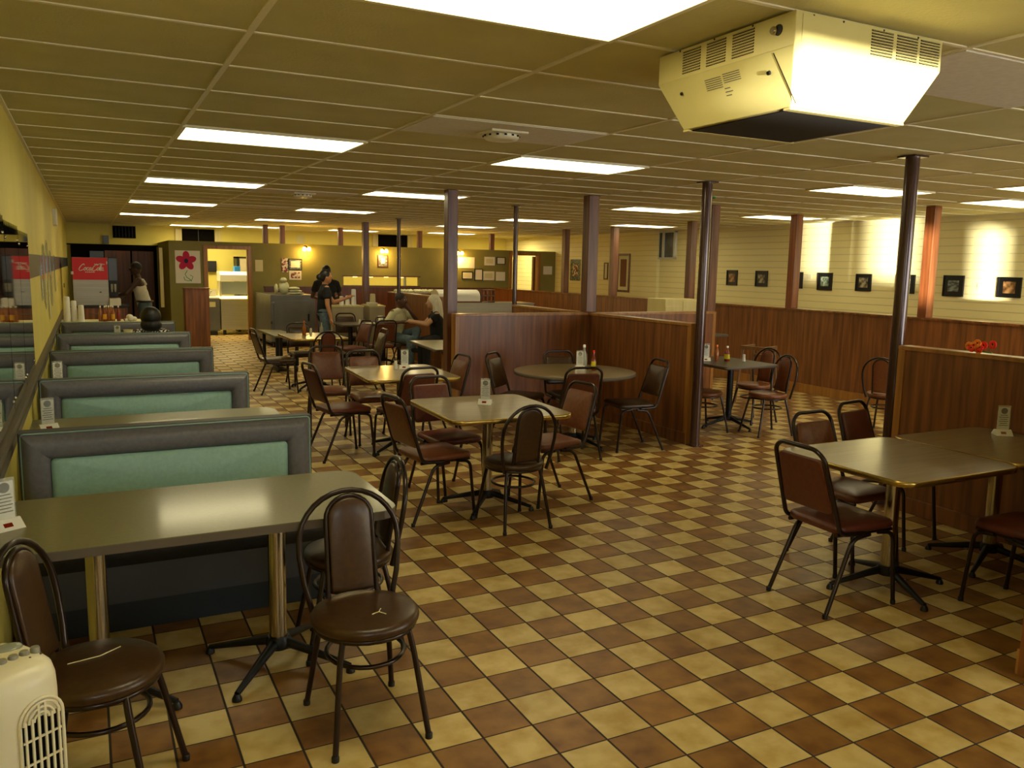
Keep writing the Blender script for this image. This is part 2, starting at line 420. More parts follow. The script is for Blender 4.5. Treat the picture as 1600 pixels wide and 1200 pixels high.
def white_tile(a, b, label, vent=True):
    x, y = cell(a, b); t = thing('ceiling_panel', label, 'ceiling tile', (x, y, ZC-.004))
    g = G(); g.box(.014, .012, -.006, 1.205, .598, 0); g.build('tile', 'white_tile', t)
    if vent:
        g = G(); cx, cy = .6, .31
        g.box(cx-.13, cy-.13, -.02, cx+.13, cy+.13, -.006); d = g.build('vent_plate', 'beige_plastic', t, bevel=.004)
        g = G(); g.lathe([(.11, -.022), (.115, -.035), (.105, -.05), (.07, -.056), (.02, -.058)], (cx, cy, 0), 24); g.build('vent_dome', 'beige_plastic', d)
        g = G()
        for k in range(14):
            a2 = 2*PI*k/14; g.box(cx+.112*math.cos(a2)-.007, cy+.112*math.sin(a2)-.007, -.036, cx+.112*math.cos(a2)+.007, cy+.112*math.sin(a2)+.007, -.026)
        g.build('slots', 'dark', d)
white_tile(1, 2, 'white ceiling tile with a round cream air diffuser, left of the heater')
white_tile(1, 11, 'white ceiling tile with a small round diffuser, farther back over the aisle')
white_tile(1, 16, 'plain white ceiling tile between two light panels in the distance', False)
white_tile(2, -2, 'plain white ceiling tile at the right beside the ceiling heater', False)
# small things on ceiling
g = G(); g.lathe([(.012, -.03), (.02, -.02), (.014, -.004)], (6.5, 7.6, ZC-.004), 12); tag(g.build('sprinkler_head', 'green'), 'tiny green indicator on the ceiling behind the tall round post', 'ceiling sensor')

# left wall: stripe, rail, mirrors
g = G(); g.box(XL, 7.2, 1.60, XL+.004, YF, 1.785); struct(g.build('trim_2', 'black_vinyl'))
g = G(); g.box(XL, .3, .90, XL+.035, 15.5, .935); g.box(XL, .3, .80, XL+.02, 15.5, .84); struct(g.build('trim_3', 'lam_edge'))
def mirror_panel(y0, y1, z1, lb):
    n = 10; pts = [(y1, .94), (y0, .94)]
    for k in range(n*4+1):
        t = k/(n*4); pts.append((y0+(y1-y0)*t, z1-.03*abs(math.sin(t*n*PI))))
    t = thing('wall_mirror', lb, 'mirror', (XL+.004, 0, 0))
    g = G(); g.prism(pts, 0, .006, 'yz'); g.build('mirror_sheet', 'mirror', t)
    g = G()
    for z in (1.0, z1-.09): 
        for y in (y0+.06, y1-.06): g.lathe([(.009, 0), (.008, .004), (.001, .006)], (.006, y, z), 10, axis=(1, 0, 0))
    g.build('clip', 'chrome', t)
for y0, y1, z1, lb in ((6.1, 7.1, 1.93, 'farthest sheet of the wall mirror, ending beside the black wall stripe'),
                   (5.08, 6.08, 1.95, 'second sheet of the wall mirror from its far end'),
                   (4.06, 5.06, 1.97, 'third sheet of the wall mirror from its far end, with a scalloped top'),
                   (2.9, 4.04, 1.99, 'nearest sheet of the wall mirror at the left frame edge')):
    mirror_panel(y0, y1, z1, lb)
for y, z0, z1, lb in ((8.9, 1.36, 1.78, 'short narrow mirror strip nearest to the big wall mirror'), (9.5, 1.25, 1.90, 'second narrow mirror strip, tall and red from the reflected panel'),
                      (10.3, 1.10, 1.95, 'longest narrow mirror strip hanging in the middle of the five'), (11.2, 1.20, 1.85, 'fourth narrow mirror strip on the left wall'), (12.5, 1.32, 1.80, 'farthest narrow mirror strip on the left wall')):
    g = G(); g.prism([(y, z0), (y+.13, z0+.02), (y+.14, z1-.02), (y+.01, z1)], 0, .008, 'yz')
    tag(g.build('mirror_strip', 'mirror', loc=(XL+.006, 0, 0)), lb, 'mirror')
g = G(); g.box(XL, 13.3, 2.22, XL+.05, 13.75, 2.45); tag(g.build('emergency_light', 'white', bevel=.008), 'small white box fixed high on the left wall', 'wall box')
g = G(); g.box(XL, 17.5, 1.23, XL+.012, 17.62, 1.31); tag(g.build('wall_socket', 'black', bevel=.003), 'small dark socket low on the yellow left wall', 'socket')

# far wall: header, dark doors, vents
g = G(); g.box(XL, YF-.02, 2.1, 1.62, YF, 2.13); struct(g.build('trim_4', 'dark'))
def slot_vent(x0, x1, z0, z1, lb, bars=0, framed=False):
    t = thing('wall_vent', lb, 'vent', (x0, YF-.03, z0))
    g = G(); w, h = x1-x0, z1-z0; g.box(0, 0, 0, w, .03, h); g.build('opening', 'dark', t)
    if bars:
        g = G()
        for k in range(1, bars): g.box(w*k/bars-.008, -.012, 0, w*k/bars+.008, 0, h)
        g.build('bars', 'black_metal', t)
    if framed:
        for a in (-.16, w+.01): g = G(); g.box(a, -.02, 0, a+.15, .03, h); g.build('side_frame', 'cream_wood', t)
slot_vent(.62, 1.13, 2.29, 2.58, 'barred black opening high on the far wall above the soda machine', 7)
slot_vent(2.19, 2.96, 2.24, 2.57, 'black opening with pale side frames above the flower poster', 2, True)
slot_vent(7.3, 8.15, 2.24, 2.6, 'black opening with pale side frames above the pass-through window', 0, True)
g = G(); g.box(.40, YF-.05, 2.14, .53, YF, 2.34); tag(g.build('wall_speaker', 'bluegrey', bevel=.005), 'small blue grey box on the far wall left of the barred opening', 'wall box')
# dark double door wall
g = G(); g.box(-.3, YF-.14, 0, 1.58, YF-.06, 2.1); o = struct(g.build('door_1', 'dark'))
g = G()
g.box(.42, YF-.17, .1, .98, YF-.14, 1.98); g.box(1.02, YF-.17, .1, 1.5, YF-.14, 1.98); g.build('door_leaf', 'panel2', o, bevel=.006)
g = G(); g.box(.1, YF-.19, 1.1, .40, YF-.14, 1.96); g.build('door_pane', 'bluegrey', o)
g = G(); g.box(.55, YF-.2, .93, .95, YF-.175, .97); g.build('push_bar', 'stainless', o)
g = G(); g.box(1.43, 19.6, .75, 1.50, 19.66, 2.04); struct(g.build('trim_5', 'cream_wood'))

# green partition wall at the back
GY = 19.5
wall_with_holes('wall_green', 'olive', 1.62, XR, GY, GY+.12, 2.2, [(2.40, 0, 3.27, 2.04), (5.47, 1.26, 7.39, 1.47), (9.98, 0, 10.76, 2.08)])
g = G(); g.box(1.62, GY+.12, 0, 1.74, YF, 2.2); struct(g.build('wall_kitchen', 'olive'))
def casing(name, x0, x1, z1, w=.08):
    g = G(); g.box(x0-w, GY-.03, 0, x0, GY, z1+w); g.box(x1, GY-.03, 0, x1+w, GY, z1+w); g.box(x0, GY-.03, z1, x1, GY, z1+w)
    g.box(x0, GY, 0, x0+.015, GY+.12, z1); g.box(x1-.015, GY, 0, x1, GY+.12, z1)
    struct(g.build(name, 'trimwood', bevel=.004))
casing('door_2', 2.40, 3.27, 2.04); casing('door_3', 9.98, 10.76, 2.08)
g = G(); g.box(5.44, GY-.02, 1.47, 7.42, GY, 1.50); g.box(5.44, GY-.02, 1.235, 7.42, GY, 1.26); struct(g.build('window_1', 'panel2'))
g = G(); g.box(3.62, GY-.025, 0, 9.84, GY, 1.2); g.box(3.60, GY-.04, 1.2, 9.86, GY, 1.225); struct(g.build('wall_wainscot', 'panel2'))
g = G(); g.box(10.70, GY+.13, 0, 10.755, GY+.22, 2.06); struct(g.build('door_4', 'panel2'))
g = G(); g.box(9.5, YF-.02, 0, XR, YF, .14); struct(g.build('baseboard_far', 'black'))
# heated shelf behind the pass-through
t = thing('heat_lamp_shelf', 'warm lit serving shelf with heat lamps behind the pass-through window', 'serving shelf', (5.4, 19.75, 0))
g = G(); g.box(0, 0, 1.15, 2.0, .5, 1.2); g.build('shelf', 'stainless', t)
g = G(); g.box(.0, .05, 1.52, 2.0, .45, 1.6); g.build('hood', 'stainless', t)
g = G(); [g.lathe([(.06, -.05), (.03, .0)], (x, .25, 1.50), 12) for x in (.12, .5, .9, 1.3, 1.7)]; g.build('heat_lamp', 'hotglow', t)
g = G(); g.box(.1, .0, 0, .16, .06, 1.15); g.box(1.84, 0, 0, 1.9, .06, 1.15); g.box(.1, .44, 0, .16, .5, 1.6); g.box(1.84, .44, 0, 1.9, .5, 1.6); g.build('leg', 'stainless', t)
# sconces
for x, lb in ((4.575, 'glowing wall sconce above the pinned photographs'), (6.445, 'glowing wall sconce above the framed portrait'), (8.44, 'glowing wall sconce above the framed certificates')):
    t = thing('wall_sconce', lb, 'wall lamp', (x, GY, 2.12))
    g = G(); g.lathe([(.05, 0), (.045, .02), (.02, .03)], (0, 0, 0), 14, axis=(0, -1, 0)); g.tube([(0, -.03, 0), (0, -.1, .02), (-.05, -.12, 0)], .008); g.tube([(0, -.1, .02), (.05, -.12, 0)], .008); g.build('bracket', 'black_metal', t)
    g = G(); g.lathe([(.02, .02), (.045, -.01), (.05, -.05), (.035, -.075)], (-.055, -.12, 0), 12); g.lathe([(.02, .02), (.045, -.01), (.05, -.05), (.035, -.075)], (.055, -.12, 0), 12)
    g.build('glass_shade', 'lampglow', t)
    l = bpy.data.lights.new('sconce_bulb', 'POINT'); l.energy = 18; l.color = (1, .62, .18); l.shadow_soft_size = .05
    lo = bpy.data.objects.new('sconce_bulb', l); C.objects.link(lo); lo.location = (x, GY-.2, 1.98)

# flower poster
t = thing('flower_poster', 'white poster with a hand painted magenta flower beside the kitchen doorway', 'poster', (0, GY-.012, 0))
g = G(); g.box(1.74, .004, 1.28, 2.255, .012, 1.99); g.build('sheet', 'paper', t)
g = G(); cx, cz = 1.965, 1.765
for k in range(5):
    a = R(90+72*k); ux, uz = math.cos(a), math.sin(a); P = []
    for j in range(16):
        tt = 2*PI*j/16; rr = .105*math.cos(tt); ww = .072*math.sin(tt)
        P.append((cx+ux*(.112+rr)-uz*ww, cz+uz*(.112+rr)+ux*ww))
    g.prism(P, .0002*k, .004, 'xz')
g.build('petals', 'magenta', t)
g = G(); g.prism([(cx+.045*math.cos(2*PI*k/14), cz+.05*math.sin(2*PI*k/14)) for k in range(14)], -.002, .004, 'xz'); g.build('flower_centre', 'darkblue', t)
g = G(); g.tube([(cx+.02, .002, 1.56), (cx-.03, .002, 1.48), (cx+.0, .002, 1.41), (cx+.07, .002, 1.36), (cx+.1, .002, 1.32)], .008, 6)
g.tube([(cx-.06, .002, 1.42), (cx-.04, .002, 1.35), (cx+.03, .002, 1.33), (cx+.1, .002, 1.35), (cx+.13, .002, 1.43), (cx+.07, .002, 1.46)], .007, 6); g.build('stem', 'green', t)

def picture(name, lb, cat, x0, z0, x1, z1, face, frame=None, fw=.02, wall='back', Y=GY, depth=.02, inner=None, im=0):
    """flat picture on a wall; wall 'back' faces -Y at Y, 'right' faces -X at XR (x0,x1 are y values)"""
    t = thing(name, lb, cat)
    def bx(g, a0, b0, a1, b1, d0, d1):
        if wall == 'back': g.box(a0, Y-d1, b0, a1, Y-d0, b1)
        else: g.box(XR-d1, a0, b0, XR-d0, a1, b1)
        return g
    if x0 > x1: x0, x1 = x1, x0
    t.location = ((x0+x1)/2, Y, (z0+z1)/2) if wall == 'back' else (XR, (x0+x1)/2, (z0+z1)/2)
    off = Matrix.Translation(-t.location)
    def mk(nm, mt, *a):
        g = G(); g.X = off; bx(g, *a); return g.build(nm, mt, t)
    if frame:
        g = G(); g.X = off
        bx(g, x0, z0, x1, z0+fw, 0, depth); bx(g, x0, z1-fw, x1, z1, 0, depth); bx(g, x0, z0+fw, x0+fw, z1-fw, 0, depth); bx(g, x1-fw, z0+fw, x1, z1-fw, 0, depth)
        g.build('frame', frame, t)
        mk('print', face, x0+fw, z0+fw, x1-fw, z1-fw, 0, depth*.5)
    else:
        mk('print', face, x0, z0, x1, z1, 0, depth*.4)
    if inner:
        mk('image', inner, x0+im, z0+im, x1-im, z1-im, depth*.4, depth*.6)
    return t
picture('photo_collage', 'tall collage of small snapshots pinned left of the notice sheet', 'photographs', 4.02, 1.55, 4.17, 1.87, 'mixed_photo')
picture('pinned_poster', 'white and grey pinned poster under the left sconce', 'poster', 4.18, 1.61, 4.485, 1.86, 'grey_photo', 'black', .012, inner='paper', im=.05)
picture('pinned_photo', 'photograph with white border pinned under the grey poster', 'photograph', 4.19, 1.38, 4.47, 1.59, 'paper', inner='mixed_photo', im=.035)
picture('notice_sheet', 'pale typed notice sheet right of the kitchen doorway', 'notice', 3.43, 1.56, 3.6, 1.82, 'cream_paper')
picture('framed_portrait', 'framed black and white portrait below the middle sconce', 'picture', 6.32, 1.71, 6.575, 2.0, 'grey_photo', 'panel2', .022, inner='paper', im=.08)
for i, (a, b, c, d, f, lb) in enumerate([
    (8.43, 1.72, 8.9, 2.0, None, 'large pale certificate nearest the right sconce'), (9.18, 1.8, 9.48, 2.02, None, 'plain unframed certificate in the upper row, middle'),
    (9.53, 1.83, 9.78, 2.02, 'black', 'black framed certificate in the upper row beside the doorway'), (8.55, 1.44, 8.85, 1.64, 'black', 'black framed certificate at the left of the lower row'),
    (8.9, 1.41, 9.135, 1.71, 'black', 'tall black framed certificate in the lower row'), (9.15, 1.42, 9.47, 1.65, None, 'unframed certificate in the lower row, third from left'),
    (9.52, 1.41, 9.785, 1.64, None, 'unframed certificate in the lower row beside the doorway')]):
    picture('certificate', lb, 'certificate', a, b, c, d, 'paper', f, .018, inner='cream_paper' if i % 2 else None, im=.05)
picture('notice_sheet', 'white notice with red print right of the far doorway', 'notice', 10.93, 1.59, 11.2, 1.81, 'paper')
# right wall pictures
pics = [(12.704, 12.407, 1.49, 1.787, 'tan_photo', 'black framed small picture, farthest left of the row on the right wall'),
        (11.909, 11.601, 1.49, 1.784, 'pale_photo', 'black framed picture second from left, showing pale buildings'),
        (11.07, 10.743, 1.482, 1.771, 'blue_photo', 'black framed picture of a blue night scene right of a post'),
        (10.406, 10.087, 1.47, 1.768, 'green_photo', 'black framed picture with green and white pattern'),
        (9.598, 9.296, 1.48, 1.76, 'pale_photo', 'black framed picture of a pale crouched figure'),
        (8.832, 8.5, 1.47, 1.76, 'grey_photo', 'black framed picture half hidden behind the round post'),
        (8.025, 7.701, 1.456, 1.763, 'grey_photo', 'black framed picture of a grey group in the sunlit patch'),
        (7.199, 6.867, 1.472, 1.751, 'tan_photo', 'black framed brown picture at the right frame edge')]
for y0, y1, z0, z1, f, lb in pics:
    t = picture('framed_picture', lb, 'picture', y0, z0, y1, z1, 'black', 'black', .015, wall='right', depth=.025)
    g = G(); c = t.location; g.box(-.017, -.085, -.08, -.012, .085, .08); g.build('image', f, t)
picture('calendar', 'calendar page with photo hanging in the far right corner', 'calendar', 18.7, 1.45, 18.2, 2.0, 'grey_photo', wall='right', inner='mixed_photo', im=.12)
picture('framed_picture', 'narrow dark framed picture beside the tall one, half behind a post', 'picture', 17.1, 1.51, 16.93, 1.92, 'cream_paper', 'panel2', .03, wall='right')
picture('framed_picture', 'tall wooden framed print hanging above the far panelling', 'picture', 16.53, 1.23, 16.02, 2.13, 'cream_paper', 'panel2', .05, wall='right', inner='brown_card', im=.13)
for y, z, lb in ((10.6, 1.70, 'small round socket left of the green picture'), (7.45, 1.62, 'small switch plate right of the sunlit picture')):
    g = G(); g.box(XR-.01, y-.05, z-.04, XR, y+.05, z+.04); tag(g.build('switch_plate', 'cream_paper', bevel=.003), lb, 'switch')
# high window + pilaster on right wall
g = G(); g.box(XR-.08, 14.9, 0, XR, 15.45, ZC); struct(g.build('trim_6', 'siding'))
g = G()
for a in ((14.33, 2.02, 14.38, 2.6), (15.1, 2.02, 15.15, 2.6), (14.71, 2.02, 14.77, 2.6), (14.33, 2.0, 15.15, 2.04), (14.33, 2.57, 15.15, 2.61)): g.box(XR-.06, a[0], a[1], XR, a[2], a[3])
w = struct(g.build('window_2', 'white_frame')); g = G(); g.box(XR-.03, 14.36, 2.03, XR-.005, 15.12, 2.59); g.build('window_pane', 'glass_win', w)

# half wall on the right with posts
g = G(); g.box(9.4, YB, 0, 9.54, GY-.03, 1.2); g.box(9.37, YB, 1.2, 9.57, GY-.03, 1.225)
struct(g.build('wall_half', ['panel']))
g = G(); g.box(9.38, YB, 0, 9.4, GY-.03, .13); struct(g.build('baseboard_right', 'trimwood', bevel=.003))
def sqpost(x, y, z0, w, lb, m='postwood', rz=0, z1=ZC):
    g = G(); g.box(-w/2, -w/2, z0, w/2, w/2, z1-.005); o = g.build('wooden_post', m, loc=(x, y, 0), bevel=.006); o.rotation_euler.z = rz
    return tag(o, lb, 'post')
def rpost(x, y, r, lb, z0=0):
    t = thing('steel_post', lb, 'post', (x, y, 0))
    g = G(); g.cyl((0, 0, z0), r, ZC-z0-.01, 24); g.build('shaft', 'steelpost', t)
    g = G(); g.box(-r*1.5, -r*1.5, ZC-.018, r*1.5, r*1.5, ZC-.006)
    if z0 == 0: g.box(-r*1.25, -r*1.25, .002, r*1.25, r*1.25, .01)
    g.build('plate', 'steelpost', t)
for x, y, lb in ((9.47, 6.95, 'orange brown square post on the half wall beside the sunlit patch'), (9.47, 9.2, 'square wooden post on the half wall between small pictures'),
                 (9.47, 11.6, 'square wooden post on the half wall right of the high window'), (9.47, 14.0, 'square wooden post on the half wall behind the middle square post'), (9.47, 15.9, 'square wooden post on the half wall farthest back')):
    sqpost(x, y, 1.225, .13, lb, 'postlight' if y < 10 else 'postwood')
rpost(5.40, 6.42, .05, 'tall glossy round post at the near end of the cross partition')
rpost(5.40, 4.17, .05, 'tall glossy round post at the end of the right partition')
rpost(5.40, 10.45, .034, 'slim round post at the far end of the cross partition')
rpost(5.17, 14.7, .035, 'slim round post behind the seated couple')
sqpost(3.73, 8.83, 0, .125, 'square wooden post behind the left end of the cross partition')
sqpost(5.37, 8.45, 1.24, .14, 'square wooden post rising at the junction of the cross partition')
sqpost(7.37, 8.62, 0, .13, 'square wooden post behind the tall round post')
sqpost(5.12, 16.6, 0, .12, 'dark square post between the drink counters')
for x, lb in ((3.68, 'short post on the green wall right of the kitchen doorway'), (4.06, 'short post on the green wall above the snapshots'), (5.42, 'short post on the green wall left of the far vent'), (7.42, 'short post on the green wall right of the far vent'), (9.41, 'short post on the green wall above the certificates')):
    sqpost(x, GY+.06, 2.2, .11, lb, 'postwood')

# wood partitions
def partition(x0, y0, x1, y1, lb, end=(), h=1.235, z=None):
    t = thing('wood_partition', lb, 'partition', ((x0+x1)/2, (y0+y1)/2, 0)); g = G(); g.X = Matrix.Translation(-t.location)
    g.box(x0, y0, .001, x1, y1, h-.03); g.build('panel', 'panel', t)
    g = G(); g.X = Matrix.Translation(-t.location); g.box(x0-.012, y0-.012, h-.03, x1+.012, y1+.012, h); g.build('cap_rail', 'trimwood', t, bevel=.004)
    lx = x1-x0 > y1-y0
    g = G(); g.X = Matrix.Translation(-t.location)
    if lx: g.box(x0, y0-.012, .002, x1, y0, .12); g.box(x0, y1, .002, x1, y1+.012, .12)
    else: g.box(x0-.012, y0, .002, x0, y1, .12); g.box(x1, y0, .002, x1+.012, y1, .12)
    g.build('baseboard', 'trimwood' if lx else 'panel', t, bevel=.003)
    g = G(); g.X = Matrix.Translation(-t.location)
    for e in end:
        if e == 'x0': g.box(x0-.012, y0-.008, .002, x0+.035, y1+.008, h-.03)
        if e == 'x1': g.box(x1-.035, y0-.008, .002, x1+.012, y1+.008, h-.03)
        if e == 'y0': g.box(x0-.008, y0-.012, .002, x1+.008, y0+.045, h-.03)
        if e == 'y1': g.box(x0-.008, y1-.045, .002, x1+.008, y1+.012, h-.03)
    if end: g.build('end_trim', 'trimwood', t, bevel=.003)
    return t
partition(5.35, 6.5, 5.45, 8.38, 'brown panelled partition arm running from the tall round post', ('y0',))
partition(3.62, 8.4, 5.42, 8.5, 'brown panelled partition arm behind the round table', ('x0',))
partition(5.35, 8.52, 5.45, 10.4, 'partition arm running away to the slim round post')
partition(5.46, 8.4, 7.3, 8.5, 'partition arm reaching right behind the tall round post', ('x1',))
partition(5.35, 2.05, 5.45, 4.1, 'dark panelled partition at the right carrying the orange flowers', ('y1',))
partition(3.6, 1.93, 5.45, 2.03, 'dark partition end at the lower right frame edge')
partition(5.40, 13.15, 5.50, 15.3, 'short wooden partition behind the woman with pale hair', ('y0',))

# ------------------------------------------------------------------ chairs
def arc(c, r, a0, a1, n, f):
    return [f(c[0]+r*math.cos(R(a0+(a1-a0)*k/n)), c[1]+r*math.sin(R(a0+(a1-a0)*k/n))) for k in range(n+1)]
def make_hoop_chair(vin, name='hoop_back_chair'):
    t = thing(name, 'x', 'chair')
    g = G()
    P = [(.205*math.cos(2*PI*k/32), .205*math.sin(2*PI*k/32)) for k in range(32)]
    g.pad(P, (0, 0, .415), (1, 0, 0), (0, 1, 0), (0, 0, 1), .042, .008); g.build('seat', vin, t)
    g = G(); g.tube([(.185*math.cos(2*PI*k/28), .185*math.sin(2*PI*k/28), .405) for k in range(28)], .011, 8, closed=True); g.build('seat_frame', 'brown_metal', t)
    for sx, sy in ((1, 1), (1, -1), (-1, 1), (-1, -1)):
        g = G(); g.tube(fillet([(.135*sx, .125*sy, .405), (.15*sx, .14*sy, .33), (.215*sx, .178*sy, .004)], .05), .0115, 10)
        l = g.build('leg', 'brown_metal', t)
        g = G(); g.lathe([(.014, 0), (.014, .018), (.012, .022)], (.2145*sx, .1775*sy, 0), 10); g.build('glide', 'black', l)
    g = G(); g.tube([(.155*math.cos(2*PI*k/28), .145*math.sin(2*PI*k/28), .295) for k in range(28)], .009, 8, closed=True); g.build('ring_stretcher', 'brown_metal', t)
    # outer hoop: leaning plane
    def L(y, z):   # back plane leans back
        return (-.165-.075*max(0, z-.42)/.44, y, z)
    pts = [L(.16, .405), L(.188, .52), L(.2, .62)]+[L(.2*math.cos(R(a)), .668+.192*math.sin(R(a))) for a in range(0, 181, 12)]+[L(-.2, .62), L(-.188, .52), L(-.16, .405)]
    g = G(); g.tube(pts, .0115, 10); g.build('outer_hoop', 'brown_metal', t)
    def L2(y, z): return (-.155-.075*max(0, z-.42)/.44, y, z)
    w = .096; pts = [L2(w*1.05, .42), L2(w, .5), L2(w*.96, .75)]+[L2(w*.96*math.cos(R(a)), .753+.088*math.sin(R(a))) for a in range(0, 181, 15)]+[L2(-w*.96, .75), L2(-w, .5), L2(-w*1.05, .42)]
    g = G(); g.tube(pts, .010, 8); g.build('inner_hoop', 'brown_metal', t)
    O = Vector(L2(0, .42)); uz = (Vector(L2(0, .86))-O).normalized(); nn = Vector((uz.z, 0, -uz.x))
    k = 1/uz.z; wi = .085
    prof = [(-wi, .05*k), (wi, .05*k), (wi, .332*k)]+[(wi*math.cos(R(a)), (.337+.078*math.sin(R(a)))*k) for a in range(15, 180, 15)]+[(-wi, .332*k)]
    for sgn in (1, -1):
        pass
    g = G(); g.pad(prof, O-nn*.002, (0, 1, 0), uz, nn, .020, .010); g.pad(prof, O+nn*.002, (0, 1, 0), uz, -nn, .012, .004)
    g.build('backrest', vin, t)
    return t
def make_stack_chair(vin, name='stacking_chair'):
    t = thing(name, 'x', 'chair')
    g = G()
    P = []
    for (a, b, r_) in ((.2, .2, .06), (-.2, .185, .05), (-.2, -.185, .05), (.2, -.2, .06)):
        P.append((a, b))
    Q = [p for p in fillet([(0, .1925, 0), (-.2, .185, 0), (-.2, -.185, 0), (.21, -.2, 0), (.21, .2, 0), (0, .1925, 0)], .06, 5)]
    g.pad([(p.x, p.y) for p in Q[:-1]], (0, 0, .425), (1, 0, 0), (0, 1, 0), (0, 0, 1), .045, .014); g.build('seat', vin, t)
    g = G(); g.tube(fillet([(.19, .178, .418), (-.19, .165, .418)], .02), .011, 8); g.tube([(.19, -.178, .418), (-.19, -.165, .418)], .011, 8)
    g.tube([(-.12, -.165, .415), (-.12, .165, .415)], .01, 8); g.tube([(.14, -.17, .415), (.14, .17, .415)], .01, 8); g.build('seat_frame', 'brown_metal', t)
    for sy in (1, -1):
        g = G(); g.tube(fillet([(.08, .19*sy, .415), (.185, .195*sy, .405), (.225, .20*sy, .004)], .05), .0115, 10); l = g.build('leg', 'brown_metal', t)
        g = G(); g.lathe([(.014, 0), (.014, .02), (.012, .024)], (.2245, .20*sy, 0), 10); g.build('glide', 'black', l)
        g = G(); g.tube(fillet([(.02, .19*sy, .41), (-.10, .19*sy, .395), (-.27, .205*sy, .004)], .05), .0115, 10); l = g.build('leg', 'brown_metal', t)
        g = G(); g.lathe([(.014, 0), (.014, .02), (.012, .024)], (-.2695, .2045*sy, 0), 10); g.build('glide', 'black', l)
    def L(y, z): return (-.19-.135*(z-.43)/.43, y, z)
    pts = fillet([(-.02, .192, .42), (-.19, .192, .43), L(.172, .83), L(.120, .872), L(-.120, .872), L(-.172, .83), (-.19, -.192, .43), (-.02, -.192, .42)], .045, 6)
    g = G(); g.tube(pts, .0125, 10); g.build('back_frame', 'brown_metal', t)
    O = Vector(L(0, .43)); uz = (Vector(L(0, .87))-O).normalized(); nn = Vector((uz.z, 0, -uz.x)); k = 1/uz.z
    Q = fillet([(0, .1*k, 0), (.172, .1*k, 0), (.150, .385*k, 0), (-.150, .385*k, 0), (-.172, .1*k, 0), (0, .1*k, 0)], .03, 4)
    out = [(p.x, p.y) for p in Q[:-1]]
    g = G(); g.pad(out, O-nn*.006, (0, 1, 0), uz, nn, .026, .012); g.pad(out, O+nn*.002, (0, 1, 0), uz, -nn, .012, .003); g.build('backrest', vin, t)
    return t
protos = {}
def chair(kind, vin, x, y, ang, lb):
    key = (kind, vin)
    if key not in protos:
        t = (make_hoop_chair if kind == 'A' else make_stack_chair)(vin); protos[key] = t
        t.location = (x, y, 0); t.rotation_euler = (0, 0, R(ang)); t['label'] = lb
    else: t = dup(protos[key], (x, y, 0), R(ang), lb)
    return t
D, T_, Rd = 'vinyl_dark', 'vinyl_tan', 'vinyl_red'
front_chair = chair('A', D, .885, 2.90, -90, 'round-seated hoop back chair in the foreground with a small tear in its seat')
left_chair = chair('A', D, -.03, 2.84, -22, 'hoop back chair at the left frame edge behind the tower fan')
chair('A', D, 1.02, 3.60, 176, 'hoop back chair drawn up to the end of the first booth table')
chair('A', D, 2.55, 4.90, 92, 'hoop back chair seen from behind at the near side of the centre table')
chair('A', Rd, 2.86, 11.20, 92, 'hoop back chair seen from behind at the far table with white shaker')
chair('A', T_, 6.55, 6.62, 172, 'nearer of two hoop back chairs right of the table behind the tall round post')
chair('A', T_, 6.95, 7.25, 185, 'farther of two hoop back chairs right of the table behind the tall round post')
chair('A', T_, 5.98, 7.00, 0, 'hoop back chair half hidden left of the table behind the tall round post')
chair('A', T_, 7.85, 6.15, 20, 'hoop back chair mostly hidden behind the round post on the right')
chair('B', T_, 2.13, 5.33, 8, 'stacking chair left of the centre table, seat catching the light')
chair('B', Rd, 2.44, 5.80, -84, 'red stacking chair at the far side of the centre table')
chair('B', T_, 3.08, 5.35, 186, 'stacking chair right of the centre table')
chair('B', Rd, 4.02, 6.56, 78, 'red backed stacking chair seen from behind at the round table')
chair('B', D, 3.92, 7.42, -50, 'dark stacking chair left of the round table against the partition')
chair('B', D, 4.46, 7.32, -95, 'dark stacking chair behind the round table bottles')
chair('B', D, 4.73, 6.62, 172, 'dark stacking chair right of the round table by the panelling')
chair('B', Rd, 2.04, 7.34, 8, 'stacking chair left of the second table')
chair('B', T_, 2.50, 7.90, -90, 'stacking chair on the far side of the second table')
chair('B', Rd, 2.52, 7.02, 97, 'red stacking chair seen from behind at the second table')
chair('B', T_, 3.02, 7.55, 183, 'stacking chair right of the second table')
chair('B', D, 2.27, 11.42, 4, 'dark stacking chair left of the far table, facing right')
chair('B', Rd, 3.66, 12.72, 195, 'red stacking chair near the standing woman, facing left')
chair('B', D, 3.33, 11.0, 178, 'dark stacking chair right of the far table, seen edge-on')
chair('B', Rd, 4.25, 13.02, 92, 'red stacking chair seen from behind at the long dark table')
chair('B', D, 4.15, 14.42, -92, 'stacking chair on the far side of the long dark table')
chair('B', D, 2.80, 12.1, -88, 'stacking chair behind the far table with white shaker')
chair('B', Rd, 5.18, 12.86, 168, 'red stacking chair under the woman with pale hair')
chair('B', D, 4.64, 13.30, -52, 'stacking chair under the seated man in the pale shirt')
chair('B', T_, 2.2, 8.45, -100, 'tan stacking chair between the second table and the far table')
chair('B', Rd, 3.56, 3.02, -2, 'red brown stacking chair in the right foreground, at the left end of the table')
chair('B', T_, 4.10, 3.42, -88, 'stacking chair behind the right foreground table, left one')
chair('B', Rd, 4.74, 3.62, -80, 'stacking chair behind the right foreground table, right one beside the post')
chair('B', Rd, 4.36, 2.46, 90, 'shadowed stacking chair at the lower right frame edge')
g = G(); g.tube([(.10, .05, .4655), (.075, .03, .4675), (.085, .0, .467)], .0022, 5); g.tube([(.075, .03, .4675), (.05, .045, .4685)], .0018, 5); lab(g.build('seat_tear', 'cream_paper', front_chair), 'small pale tear in the seat')
